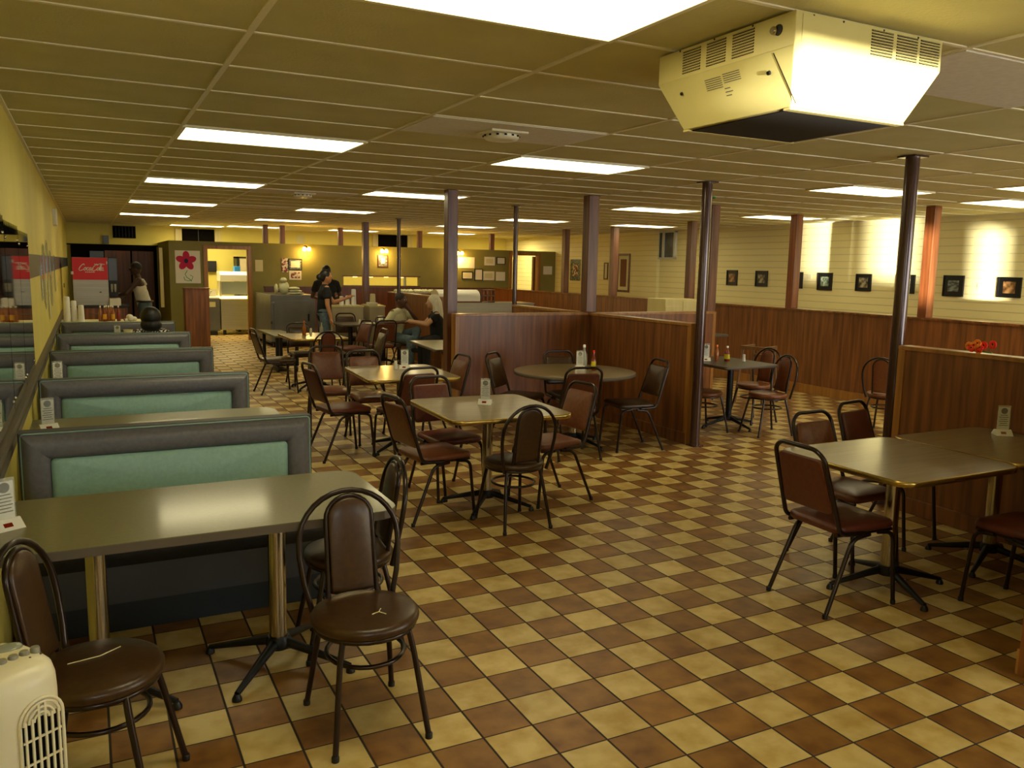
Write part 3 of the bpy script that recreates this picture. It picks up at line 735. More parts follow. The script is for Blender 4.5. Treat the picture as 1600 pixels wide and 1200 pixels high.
g = G(); g.tube([(-.08, -.02, .467), (.0, .03, .468), (.04, .1, .4665)], .002, 5); lab(g.build('seat_scratch', 'cream_paper', left_chair), 'long pale scratch across the seat')
# ------------------------------------------------------------------ tables
def spider(t, x, y, h, rot=45, r=.34, m='black_metal', col='chrome', cr=.038):
    g = G(); g.cyl((x, y, .10), cr, h-.12, 20); g.build('column', col, t)
    g = G(); g.lathe([(.05, .075), (.058, .1), (.045, .13)], (x, y, 0), 18)
    for k in range(4):
        a = R(rot+90*k); c, s = math.cos(a), math.sin(a)
        g.tube([(x+.03*c, y+.03*s, .105), (x+.12*c, y+.12*s, .085), (x+r*c, y+r*s, .03)], [.024, .02, .012], 8)
    b = g.build('base', m, t)
    for k in range(4):
        a = R(rot+90*k); c, s = math.cos(a), math.sin(a)
        g = G(); g.lathe([(.02, 0.001), (.02, .012), (.011, .03)], (x+r*c, y+r*s, 0), 12); g.build('glide', 'black', b)
    g = G(); g.box(x-.14, y-.14, h-.03, x+.14, y+.14, h-.022); g.build('top_plate', 'black_metal', t)
def table(lb, x, y, w, d, h=.75, rz=0, top='laminate', edge='gold', rad=.09, rot=45, base=(0, 0), round_=0, col='chrome', name='dining_table', m='black_metal', r=.34, cr=.038, bases=None):
    t = thing(name, lb, 'table', (x, y, 0), R(rz))
    P = [(round_*math.cos(2*PI*k/56), round_*math.sin(2*PI*k/56)) for k in range(56)] if round_ else rrect(-w/2, -d/2, w/2, d/2, rad, 6)
    g = G(); g.prism(P, h-.028, h); g.build('tabletop', top, t)
    g = G(); n = len(P)
    cx = [(a*1.0, b*1.0) for a, b in P]
    prof = [(0, -.030), (.004, -.028), (.005, -.014), (.004, 0.0), (0, .0015), (-.003, .0012)]
    vs = []; fs = []
    for o_, z in prof:
        for a, b in P:
            l = math.hypot(a, b); vs.append((a*(1+o_/l), b*(1+o_/l), h+z))
    for i in range(len(prof)-1):
        for k in range(n): fs.append((i*n+k, i*n+(k+1) % n, (i+1)*n+(k+1) % n, (i+1)*n+k))
    g.add(vs, fs, True); g.build('edge_band', edge, t)
    for bx_, by_ in (bases or [base]): spider(t, bx_, by_, h, rot, r, m, col, cr)
    return t
table('square dining table in the centre with a menu stand', 2.555, 5.33, .90, .98, rz=-2, rot=50)
table('square dining table behind the centre one, with a shaker and menu stand', 2.62, 7.40, .86, 1.08, rz=-3, rot=35)
table('small dining table near the grey steel cabinet', 2.80, 11.6, .78, 1.0, rot=45)
table('large round table in the corner of the cross partition', 4.27, 6.93, 0, 0, round_=.6, edge='lam_edge', rot=20, r=.36)
table('dining table with sauce bottles behind the tall round post', 6.36, 7.12, .76, .92, top='darktable', edge='lam_edge', rot=0, col='black_metal', r=.36, cr=.035, rad=.04, base=(.1, 0))
table('square table in the right foreground catching window light', 3.955, 3.0, .93, .86, rot=-18, rad=.1)
table('dark table pushed against the right partition beside the foreground one', 4.875, 3.0, .88, .86, rot=20, rad=.1)
table('long dark table where the couple is seated', 4.33, 13.97, 1.08, .8, top='darktable', edge='lam_edge', rot=45, bases=[(-.3, 0), (.3, 0)], col='black_metal', rad=.03)
table('pale topped table behind the square post', 4.24, 9.85, .9, 1.3, rz=-6, top='booth_top', edge='lam_edge', rot=45, rad=.03)
table('tall dark table behind the cross partition carrying a paper roll', 7.35, 8.95, .95, .5, h=.9, top='darktable', edge='lam_edge', rot=45, col='black_metal', rad=.03)
chair('B', Rd, 4.25, 9.05, 80, 'red stacking chair tucked at the pale topped table by the square post')

# ------------------------------------------------------------------ booths
bx0, bx1 = XL+.045, 1.09
def booth_bench(y, lb, front=True, back=True, seat_w=.46):
    t = thing('booth_bench', lb, 'booth bench', (0, y, 0))
    h = .91
    g = G(); g.box(bx0, -.045, .12, bx1, .045, h); g.build('core', 'grey_base', t, bevel=.006)
    bw = .13
    for s in ([-1] if front else [])+([1] if back else []):
        y0 = .045*s
        def padrect(poly, th, dome, m, nm):
            g = G(); g.pad(poly, (0, y0, 0), (1, 0, 0), (0, 0, 1), (0, s, 0), th, dome); return g.build(nm, m, t)
        X0, X1, Z0, Z1 = bx0+.012, bx1-.012, .44, h-.01
        g = G()
        def strip(quad):   # quad: outer a,b then inner b,a ; pillow cross section
            (ax, az), (bx_, bz), (cx, cz), (dx, dz) = quad; vs = []; fs = []; n = 8
            for k in range(n+1):
                u = k/n; hh = .05*math.sin(PI*min(1, .08+u*.92))**.6 if 0 < u < 1 else .004
                hh = .045*(1-(2*u-1)**4)+.004
                vs.append((ax+(dx-ax)*u, y0+s*hh, az+(dz-az)*u)); vs.append((bx_+(cx-bx_)*u, y0+s*hh, bz+(cz-bz)*u))
            for k in range(n): fs.append((2*k, 2*k+1, 2*k+3, 2*k+2))
            g.add(vs, fs, True)
        strip([(X0, Z1), (X1, Z1), (X1-bw, Z1-bw), (X0+bw, Z1-bw)])
        strip([(X0, Z0), (X0, Z1), (X0+bw, Z1-bw), (X0+bw, Z0)])
        strip([(X1, Z1), (X1, Z0), (X1-bw, Z0), (X1-bw, Z1-bw)])
        g.build('border_padding', 'grey_vinyl', t)
        padrect(rrect(X0+bw-.004, Z0, X1-bw+.004, Z1-bw+.004, .02, 3), .035, .02, 'mint', 'back_panel')
        g = G(); g.tube(fillet([(X0, y0+s*.008, Z0), (X0, y0+s*.008, Z1+.003), (X1, y0+s*.008, Z1+.003), (X1, y0+s*.008, Z0)], .02), .004, 6); g.build('piping', 'piping', t)
        # seat
        g = G(); g.pad(rrect(bx0+.01, .05, bx1-.01, .05+seat_w, .03, 3), (0, 0, .33), (1, 0, 0), (0, s, 0), (0, 0, 1), .13, .015); g.build('seat_cushion', 'black_vinyl', t)
        g = G(); g.box(bx0+.01, s*.05, .15, bx1-.01, s*(.04+seat_w), .33); g.build('seat_base', 'grey_base', t)
        g = G(); g.box(bx0+.01, s*.05, .001, bx1-.03, s*(.01+seat_w), .15); g.build('kick_board', 'kick', t)
    g = G(); g.box(bx0, -.045, .001, bx1-.02, .045, .12); g.build('plinth', 'kick', t)
    return t
ys = [4.62, 6.62, 8.65, 10.65, 12.6]
order = ['nearest booth bench back, mint panel with grey border', 'second booth bench back from the camera', 'third booth bench back from the camera', 'fourth booth bench back, just before the dark haired woman', 'farthest booth bench back before the drinks counter']
b0 = booth_bench(ys[0], order[0])
for y, l in zip(ys[1:], order[1:]): dup(b0, (0, y, 0), 0, l)
def booth_table(y, lb):
    t = thing('booth_table', lb, 'table', (0, y, 0)); h = .75
    P = [(XL+.04, -.37)]+[(1.12-.1+.1*math.cos(R(a)), -.37+.1+.1*math.sin(R(a))) for a in range(-90, 1, 15)]+[(1.12-.1+.1*math.cos(R(a)), .37-.1+.1*math.sin(R(a))) for a in range(0, 91, 15)]+[(XL+.04, .37)]
    g = G(); g.prism(P, h-.003, h); g.build('tabletop', 'booth_top', t)
    g = G(); g.prism([(a+(.0015 if a > 0 else 0), b*1.002) for a, b in P], h-.036, h-.003); g.build('edge', 'lam_edge', t)
    for x in (-.02, .68): spider(t, x, 0, h-.012, 50, .34)
    return t
tb = booth_table(3.52, 'nearest booth table, bare olive top with a window of light on it')
for i, y in enumerate((5.5, 7.5, 9.6, 11.6)):
    dup(tb, (0, y, 0), 0, ['booth table behind the nearest booth back', 'third booth table from the camera', 'fourth booth table from the camera', 'booth table of the dark haired woman, with a cup on it'][i])

# ------------------------------------------------------------------ menu stands, condiments
def menu_stand(x, y, z, ang, lb, text=False):
    t = thing('menu_stand', lb, 'menu stand', (x, y, z), R(ang))
    g = G(); g.prism([(-.045, 0), (.045, 0), (.006, .035), (-.006, .035)], -.05, .05, 'yz'); g.X = None
    g.build('foot', 'white', t)
    g = G(); g.box(-.037, -.004, .03, .037, .004, .19); g.build('clear_sleeve', 'clear', t)
    g = G(); g.box(-.034, -.0015, .034, .034, .0015, .178); c = g.build('insert_card', 'paper', t)
    g = G()
    for k in range(6):
        w = .022 if k % 2 else .028; g.box(-w, -.0024, .06+.013*k, w, -.0016, .064+.013*k)
    g.lathe([(.02, 0), (.02, .0008)], (0, -.0016, .155), 16, axis=(0, -1, 0)); g.build('print', 'ink', c)
    g = G(); g.add([(-.02, -.034, .011), (.012, -.034, .011), (.012, -.02, .0235), (-.02, -.02, .0235)], [(0, 1, 2, 3)]); 
    g.build('logo_sticker', 'ketchup', t)
    return t
menu_stand(-.31, 3.50, .751, 30, 'white menu stand at the wall end of the nearest booth table')
menu_stand(2.58, 5.43, .751, -35, 'clear menu stand with white foot on the centre table')
menu_stand(2.74, 7.62, .751, -25, 'clear menu stand on the second table beside a white shaker')
menu_stand(4.39, 7.03, .751, -30, 'clear menu stand on the round table')
menu_stand(5.17, 3.17, .751, -35, 'clear menu stand on the dark table at the right')
menu_stand(6.2, 7.25, .751, -30, 'clear menu stand beside the sauce bottles behind the tall post')
menu_stand(-.24, 5.5, .751, 20, 'menu stand at the wall end of the second booth table')
menu_stand(-.24, 7.5, .751, 20, 'menu stand at the wall end of the third booth table')
menu_stand(.32, 11.55, .751, -5, 'white card stand on the dark haired woman’s table')
def shaker(x, y, z, lb):
    t = thing('salt_shaker', lb, 'shaker', (x, y, z)); g = G(); g.lathe([(.019, 0), (.02, .01), (.015, .06)], (0, 0, 0), 14); g.build('body', 'white', t)
    g = G(); g.lathe([(.0155, .06), (.016, .072), (.010, .082)], (0, 0, 0), 14); g.build('cap', 'white', t)
shaker(2.64, 7.60, .751, 'white shaker on the second table')
shaker(2.85, 11.9, .751, 'white shaker on the small far table')
shaker(6.58, 7.05, .751, 'white shaker beside the yellow labelled bottle')
shaker(4.13, 13.75, .751, 'white shaker on the long dark table')
def bottle(x, y, z, body, h, r, capm, lb, label=None, cat='bottle', name='sauce_bottle'):
    t = thing(name, lb, cat, (x, y, z))
    g = G(); g.lathe([(r*.9, 0), (r, .008), (r, h*.5), (r*.85, h*.58), (r*.42, h*.74), (r*.36, h*.88)], (0, 0, 0), 16); g.build('body', body, t)
    g = G(); g.lathe([(r*.42, h*.88), (r*.42, h*.98), (r*.3, h)], (0, 0, 0), 12); g.build('cap', capm, t)
    if label: g = G(); g.lathe([(r*1.02, h*.14), (r*1.02, h*.46)], (0, 0, 0), 16); g.build('label', label, t)
bottle(4.50, 7.13, .751, 'clearbottle', .235, .033, 'white', 'clear sauce bottle with white cap on the round table')
bottle(4.47, 6.90, .751, 'ketchup', .2, .024, 'red', 'slim red sauce bottle with yellow label on the round table', 'yellow')
bottle(6.42, 7.15, .751, 'ketchup', .17, .03, 'white', 'dark sauce bottle with bright yellow label and white cap', 'yellow')
bottle(6.33, 7.22, .751, 'amber', .18, .026, 'orange', 'orange brown sauce bottle beside the yellow labelled one')
bottle(2.72, 11.75, .751, 'amber', .2, .028, 'orange', 'orange capped bottle on the small far table')
bottle(2.98, 11.8, .751, 'clearbottle', .17, .028, 'clearbottle', 'clear glass bottle on the small far table', cat='bottle')
bottle(7.15, 8.95, .9, 'clearbottle', .2, .028, 'clearbottle', 'clear bottle standing beside the paper roll', name='glass_bottle')
g = G(); g.lathe([(.055, 0), (.055, .22)], (6.93, 8.9, .957), 18, axis=(1, 0, 0)); g.lathe([(.018, -.02), (.018, .26)], (6.93, 8.9, .957), 10, axis=(1, 0, 0)); tag(g.build('paper_towel_roll', 'paper'), 'white paper towel roll lying on the tall dark table', 'paper roll')
def cup(x, y, z, lb, h=.13, r=.042, m='white', name='paper_cup'):
    t = thing(name, lb, 'cup', (x, y, z)); g = G(); g.lathe([(r*.72, 0), (r, h), (r*.93, h), (r*.66, .01)], (0, 0, 0), 16); g.build('cup_wall', m, t)
    g = G(); g.tube([(r*math.cos(2*PI*k/18), r*math.sin(2*PI*k/18), h) for k in range(18)], .003, 6, closed=True); g.build('rim', m, t)
cup(.44, 11.5, .751, 'pale drinking cup on the dark haired woman’s table', .13, .055, 'cream_paper')
cup(4.50, 13.74, .751, 'white foam cup in front of the seated man'); cup(4.70, 13.80, .751, 'white foam cup in front of the woman with pale hair')
bottle(4.80, 13.95, .751, 'clearbottle', .16, .022, 'white', 'small clear bottle between the couple’s cups')
g = G(); g.lathe([(.1, 0), (.12, .012), (.11, .014)], (4.35, 13.75, .751), 20); tag(g.build('paper_plate', 'paper'), 'white plate on the long dark table near the cups', 'plate')
bottle(.385, 11.45, .751, 'amber', .07, .02, 'amber', 'small amber bottle on the dark haired woman’s table')
# food bag
g = G(); g.ell((.56, 11.5, .80), (.05, .04, .055), 12, 8, rot=(0, .4, 0)); tag(g.build('snack_bag', 'mustard'), 'yellow snack bag beside the dark haired woman', 'bag')
# orange flowers on the right partition
t = thing('flower_bouquet', 'small orange and red artificial flowers on the right partition cap', 'flowers', (5.39, 3.50, 1.236))
rn = random.Random(3)
for k in range(9):
    cx, cy, cz = rn.uniform(-.02, .02), rn.uniform(-.085, .085), rn.uniform(.015, .07)
    g = G()
    for j in range(10):
        a = 2*PI*j/10; d = Vector((-.6, .8*math.cos(a), .8*math.sin(a)+.25)).normalized()
        g.ell((cx+d.x*.014, cy+d.y*.022, cz+d.z*.022), (.006, .012, .012), 8, 5)
    b = g.build('blossom', 'orange' if k % 2 else 'red', t)
    g = G(); g.ell((cx-.012, cy, cz+.006), (.004, .005, .005), 8, 5); g.build('flower_eye', 'dark', b)
g = G(); g.tube([(0, -.07, .008), (0, .08, .012)], .005, 6); g.tube([(0, 0, .01), (-.01, .03, .05)], .004, 6); g.build('stem', 'green', t)

# ------------------------------------------------------------------ ceiling heater
hx0, hy0, hx1, hy1 = 2.115, 2.117, 2.85, 2.85
t = thing('ceiling_heater', 'big cream metal unit heater hanging from the ceiling with louvred sides', 'ceiling heater', (hx0, hy0, 0))
W_, D_ = hx1-hx0, hy1-hy0; zu, zb, ins = 2.497, 2.318, .078
g = G(); g.box(0, 0, zu, W_, D_, ZC-.008)
g.add([(0, 0, zu), (W_, 0, zu), (W_, D_, zu), (0, D_, zu), (ins, ins, zb), (W_-ins, ins, zb), (W_-ins, D_-ins, zb), (ins, D_-ins, zb)], [(0, 1, 5, 4), (1, 2, 6, 5), (2, 3, 7, 6), (3, 0, 4, 7), (4, 5, 6, 7)])
g.build('casing', 'cream_metal', t, bevel=.003)
g = G(); g.box(ins+.02, ins+.03, zb-.006, W_-ins-.02, D_-ins-.03, zb-.001); g.build('intake_grille', 'dark_grille', t)
for k in range(2):
    g = G(); g.box(ins-.002, ins+(.0 if k == 0 else D_-2*ins-.03), zb-.008, W_-ins+.002, ins+(.03 if k == 0 else D_-2*ins), zb-.0005)
    g.build('grille_rim', 'cream_metal', t)
def louvre_block(a0, a1, side):
    slot = G(); fin = G(); n = 9
    for k in range(n):
        z = 2.512+.0098*k
        if side == 'left': slot.box(-.0015, a0, z, .002, a1, z+.0052); fin.add([(0, a0, z+.0055), (0, a1, z+.0055), (-.005, a1, z+.001), (-.005, a0, z+.001)], [(0, 1, 2, 3)])
        else: slot.box(a0, -.0015, z, a1, .002, z+.0052); fin.add([(a0, 0, z+.0055), (a1, 0, z+.0055), (a1, -.005, z+.001), (a0, -.005, z+.001)], [(0, 1, 2, 3)])
    s_ = slot.build('louvre', 'dark', t); f_ = fin.build('fins', 'cream_metal', s_)
for a0, a1 in ((.19, .30), (.335, .44), (.475, .58)): louvre_block(a0, a1, 'left')
for a0, a1 in ((.36, .47), (.49, .60), (.615, .72)): louvre_block(a0, a1, 'front')
g = G(); g.lathe([(.014, 0), (.014, .012), (.011, .016)], (0, .09, 2.56), 16, axis=(-1, 0, 0)); kb = g.build('thermostat_knob', 'chrome', t)
g = G(); g.lathe([(.019, 0), (.018, .003)], (-.0, .075, 2.56), 16, axis=(-1, 0, 0)); g.build('knob_dial', 'black', t)
g = G(); g.lathe([(.008, 0), (.007, .008)], (.022, .13, 2.435), 10, axis=(-1, 0, -.4)); g.lathe([(.007, 0), (.006, .006)], (.018, .60, 2.445), 10, axis=(-1, 0, -.4)); g.build('catch', 'black', t)
g = G()
def slope(y, z): return (ins*(zu-z)/(zu-zb)-.0012, y, z)
for y0, y1, zt, n in ((.37, .46, 2.468, 6), (.27, .36, 2.472, 5)):
    for k in range(n):
        z = zt-.007*k; g.add([slope(y0, z), slope(y1, z), slope(y1, z-.0025), slope(y0, z-.0025)], [(0, 1, 2, 3)])
for k in range(3):
    z = 2.425-.012*k; g.add([slope(.335-.01*(k % 2), z), slope(.365, z), slope(.365, z-.003), slope(.335-.01*(k % 2), z-.003)], [(0, 1, 2, 3)])
g.build('instruction_print', 'ink', t)
g = G(); g.tube([slope(.095, 2.49), slope(.05, 2.325)], .0016, 6); g.build('door_seam', 'dark', t)
g = G(); g.box(.03, -.002, 2.51, .15, .001, 2.6); g.build('access_plate', 'cream_metal', t, bevel=.001)
g = G()
for x in (.08, .22, .42, .6): g.lathe([(.004, 0), (.003, .002)], (x, -.0, 2.6), 8, axis=(0, -1, 0))
for y in (.2, .4, .6): g.lathe([(.004, 0), (.003, .002)], (0, y, 2.603), 8, axis=(-1, 0, 0))
g.build('screw', 'black', t)

# ------------------------------------------------------------------ tower fan
t = thing('tower_fan', 'beige tower fan with grey buttons at the lower left frame edge', 'fan', (-.232, 2.16, 0), R(34))
FP = []
def fan_out(k=1.0):
    P = []
    for a in range(0, 360, 10):
        c, s = math.cos(R(a)), math.sin(R(a)); n_ = 3.2
        P.append((k*.105*math.copysign(abs(c)**(2/n_), c), k*.12*math.copysign(abs(s)**(2/n_), s)))
    return P
g = G(); rings = [(.96, .05), (1, .07), (1, .74), (.985, .775), (.93, .80), (.80, .815), (.5, .822), (.1, .824)]; vs = []; fs = []; n = 36
for k_, z in rings: vs += [(a, b, z) for a, b in fan_out(k_)]
for i in range(len(rings)-1):
    for k in range(n): fs.append((i*n+k, i*n+(k+1) % n, (i+1)*n+(k+1) % n, (i+1)*n+k))
fs.append(tuple((len(rings)-1)*n+k for k in range(n))); fs.append(tuple(range(n-1, -1, -1)))
g.add(vs, fs, True); g.build('housing', 'beige_plastic', t)
g = G(); g.lathe([(.15, 0), (.15, .02), (.12, .05)], (0, 0, .001), 30); g.build('foot', 'beige_plastic', t)
# front grille on +x-y corner: use local -Y face turned slightly
g = G(); g.box(-.015, -.1225, .10, .07, -.117, .70); g.build('grille_recess', 'dark', t)
g = G()
for k in range(6): g.box(-.013+.0155*k, -.1275, .10, -.008+.0155*k, -.1215, .735-(.0 if 1 < k < 4 else .03))
for k in range(10): g.box(-.017, -.126, .13+.058*k, .073, -.122, .135+.058*k)
for rr in (.042, .030, .018): g.tube([(.028+rr*math.cos(R(a)), -.124, .695+rr*math.sin(R(a))) for a in range(0, 181, 15)], .0035, 6)
g.tube([(-.023, -.123, .08), (-.023, -.123, .695)]+[(.028+.051*math.cos(R(a)), -.123, .695+.051*math.sin(R(a))) for a in range(180, -1, -15)]+[(.079, -.121, .08)], .004, 6)
g.build('grille', 'beige_plastic', t)
g = G(); g.ell((.045, .03, .820), (.036, .026, .01), 18, 6); g.build('display_lens', 'grey_green', t)
for k in range(5):
    g = G(); g.lathe([(.011, 0), (.011, .012), (.009, .016)], (-.03+.026*k, -.035, .815), 14); g.build('button', 'grey_plastic', t)
g = G()
for k in range(5): g.box(-.032+.026*k, -.06, .818, -.028+.026*k, -.056, .8215)
g.build('symbols', 'ink', t)

# ------------------------------------------------------------------ lettering helper
def text_mesh(body, size, name, m, parent, loc, rot, shear=0, align='CENTER'):
    cu = bpy.data.curves.new('txt', 'FONT'); cu.body = body; cu.size = size; cu.align_x = align; cu.extrude = .001; cu.shear = shear
    o = bpy.data.objects.new('txt', cu); C.objects.link(o); bpy.context.view_layer.update()
    me = bpy.data.meshes.new_from_object(o.evaluated_get(bpy.context.evaluated_depsgraph_get())); bpy.data.objects.remove(o)
    me.materials.clear(); me.materials.append(M[m])
    q = bpy.data.objects.new(name, me); C.objects.link(q); q.parent = parent; q.location = loc; q.rotation_euler = rot
    return q
# soda machine
t = thing('soda_dispenser', 'soda dispenser with red script panel over steel front on the far left counter', 'soda dispenser', (-.21, 16, 0))
g = G(); g.box(0, 0, .97, .55, .7, 1.79); g.build('cabinet', 'stainless', t, bevel=.008)
g = G(); g.box(.005, -.012, 1.41, .545, 0, 1.785); rp = g.build('front_panel', 'soda_red', t, bevel=.003)
g = G()
def script(pts_list, ox, oz, s, w=.007):
    for pts in pts_list:
        P = [Vector((ox+s*(x+.22*y), -.015, oz+s*y*1.2)) for x, y in pts]
        Q = [P[0]]
        for i in range(len(P)-1):
            p0, p1, p2, p3 = P[max(i-1, 0)], P[i], P[i+1], P[min(i+2, len(P)-1)]
            for k in range(1, 5):
                u = k/4; Q.append(.5*((2*p1)+(p2-p0)*u+(2*p0-5*p1+4*p2-p3)*u*u+(3*p1-p0-3*p2+p3)*u**3))
        g.tube(Q, w, 6)
Cc = [(1.0, .85), (.85, 1.1), (.6, 1.0), (.25, .6), (.1, .2), (.3, -.05), (.7, .05), (1.0, .25)]
oo = [(.25, .5), (.05, .25), (.2, 0), (.42, .2), (.4, .45), (.2, .5), (.55, .45)]
cc = [(.4, .42), (.2, .5), (.03, .25), (.15, 0), (.45, .12)]
aa = [(.4, .4), (.2, .5), (.03, .22), (.15, 0), (.36, .2), (.42, .48), (.38, .1), (.5, 0), (.6, .1)]
ll = [(.05, .1), (.3, .8), (.22, 1.1), (.08, .8), (.05, .2), (.15, 0), (.3, .1)]
sh = lambda L_, dx: [(x+dx, y) for x, y in L_]
script([sh(Cc, 0), sh(oo, .95), sh(cc, 1.5), sh(aa, 1.95), [(2.55, .3), (2.75, .33)]], .095, 1.57, .082)
script([sh(Cc, 2.6), sh(oo, 3.5), sh(ll, 4.02), sh(aa, 4.3), [(2.9, 1.15), (3.4, .95), (4.0, 1.15), (4.9, 1.05)]], .085, 1.57, .082)
for i in range(5): g.box(.2+.03*i, -.0145, 1.535, .222+.03*i, -.012, 1.548)
g.build('script_lettering', 'soda_white', rp)
g = G(); g.box(-.02, -.014, 1.5, .02, -.01, 1.55); g.box(.53, -.014, 1.68, .548, -.01, 1.73); g.build('sticker', 'white', t)
g = G(); g.box(.555, .1, 1.12, .70, .65, 1.80); g.build('side_housing', 'black', t, bevel=.01)
g = G(); g.box(.56, .06, 1.4, .69, .1, 1.78); g.build('side_panel', 'bluegrey', t)
g = G()
for k in range(2): g.lathe([(.012, 0), (.02, .05), (.02, .14)], (.6+.05*k, .02, 1.2), 10)
g.build('nozzle', 'stainless', t)
g = G(); g.box(.55, -.1, .97, .73, .4, 1.09); g.build('drip_tray', 'white', t, bevel=.006)
g = G(); g.ell((.42, -.005, 1.2), (.02, .008, .008)); g.build('lock', 'black', t)
t = thing('soda_stand', 'brown stand with drawers carrying the soda dispenser', 'cabinet', (-.33, 15.9, 0))
g = G(); g.box(0, 0, .001, .95, .8, .94); g.build('body', 'panel2', t, bevel=.005); g = G(); g.box(-.005, -.02, .94, .98, .82, .965); g.build('top', 'black', t)
for z in (.5, .74): g = G(); g.box(.04, -.015, z, .9, 0, z+.18); d = g.build('drawer', 'panel', t, bevel=.003); g = G(); g.tube([(.35, -.03, z+.09), (.6, -.03, z+.09)], .006); g.build('handle', 'chrome', d)
# drinks counter before it
t = thing('condiment_counter', 'low counter with pale top behind the last booth', 'counter', (-.35, 13.2, 0))
g = G(); g.box(0, 0, .001, 1.25, .75, .83); g.build('body', 'panel2', t); g = G(); g.box(-.005, -.02, .83, 1.28, .77, .86); g.build('worktop', 'cream_paper', t, bevel=.004)
def cup_stack(x, y, z, h, lb, r=.042, m='white'):
    t = thing('cup_stack', lb, 'stacked cups', (x, y, z)); g = G(); n = int(h/.012); P = [(r*.98, 0)]
    for k in range(n): P += [(r*(1-.15*k/n), k*h/n), (r*(.94-.15*k/n), k*h/n+.004)]
    P += [(r*.6, h)]
    g.lathe(P, (0, 0, 0), 14); g.build('cups', m, t)
cup_stack(-.27, 13.5, .86, .36, 'tallest stack of white cups against the left wall', .05)
cup_stack(-.18, 13.55, .86, .30, 'white cup stack just right of the tallest one'); cup_stack(-.09, 13.5, .86, .24, 'shortest of the three white cup stacks at the left wall', .045)
bs = [(.16, 13.5), (.215, 13.46), (.27, 13.5), (.325, 13.47), (.40, 13.5), (.24, 13.6), (.30, 13.62)]
for i, (x, y) in enumerate(bs):
    bottle(x, y, .861, 'ketchup' if i % 3 == 1 or i == 4 else 'amber', .23, .027, 'white', ['white capped amber bottle, leftmost on the condiment counter', 'red sauce bottle second from left on the condiment counter', 'amber bottle in the middle of the condiment bottles', 'amber bottle right of the middle one', 'red bottle at the right end of the condiment row', 'amber bottle standing in the back row, left', 'amber bottle standing in the back row, right'][i], 'mustard' if i % 2 else None)
g = G(); g.ell((.55, 13.5, .91), (.055, .045, .05), 12, 8, rot=(0, .5, 0)); g.ell((.61, 13.55, .89), (.04, .04, .035)); tag(g.build('napkin_bundle', 'white_cloth'), 'crumpled white napkins on the condiment counter', 'napkins')
g = G(); g.ell((.49, 13.45, .885), (.03, .03, .025)); tag(g.build('pink_sugar_pack', 'mixed_photo'), 'small pink packet beside the crumpled napkins', 'sugar packets')
g = G(); g.lathe([(.025, 0), (.03, .09), (.02, .1)], (.76, 13.5, .86), 14); tag(g.build('steel_shaker', 'stainless'), 'small steel shaker right of the napkins on the condiment counter', 'shaker')
# podium
t = thing('wooden_podium', 'tall reddish brown wooden stand below the flower poster', 'podium', (1.79, 18.2, 0))
g = G(); g.box(0, 0, .001, .47, .4, 1.19); g.build('body', 'panel', t, bevel=.004); g = G(); g.box(-.015, -.015, 1.19, .485, .415, 1.215); g.build('top', 'panel', t, bevel=.004)

# steel holding cabinet
t = thing('steel_cabinet', 'grey steel holding cabinet on casters with linens piled on top', 'cabinet', (3.38, 17.55, 0))
g = G(); g.box(0, 0, .12, .93, 1.75, 1.1); g.build('body', 'grey_steel', t, bevel=.01)
g = G(); g.box(.06, -.02, .16, .8, 0, .98); d = g.build('door', 'grey_steel', t, bevel=.006)
g = G(); g.box(.76, -.04, .55, .79, -.02, .7); g.build('latch', 'black_metal', d)
g = G(); g.box(-.01, -.04, .5, .02, 0, .56); g.box(.02, -.035, .93, .07, -.02, .96); g.build('hinge', 'chrome', t)
g = G(); g.box(-.02, -.03, .10,   .95, 1.78, .12); g.build('bumper', 'black', t)
for x, y in ((.08, .1), (.85, .1), (.08, 1.65), (.85, 1.65)):
    g = G(); g.lathe([(.05, -.02), (.05, .02)], (x, y, .051), 14, axis=(1, 0, 0)); g.build('caster', 'black', t)
for i, (x, y, z, a, b, c_, lb) in enumerate([(3.55, 17.8, 1.212, .04, .1, .11, 'upright cream packet at the left of the linen pile'), (3.72, 17.85, 1.242, .11, .1, .14, 'tall crumpled cloth heap on the grey steel cabinet'), (3.97, 17.8, 1.128, .16, .12, .025, 'bottom folded cloth at the right of the linen pile'),
                               (3.95, 17.8, 1.176, .14, .12, .022, 'middle folded cloth at the right of the linen pile'), (3.92, 17.8, 1.230, .12, .11, .03, 'top folded cloth of the linen pile'), (3.7, 17.8, 1.40, .07, .06, .06, 'crumpled cloth on the very top of the linen heap')]):
    g = G(); g.ell((0, 0, 0), (a, b, c_), 16, 9); rn = random.Random(i)
    for v in g.v: v += Vector((rn.uniform(-.008, .008), rn.uniform(-.008, .008), rn.uniform(-.006, .006)))
    tag(g.build('folded_linen', 'cream_cloth', loc=(x, y, z), bevel=0), lb, 'cloth')
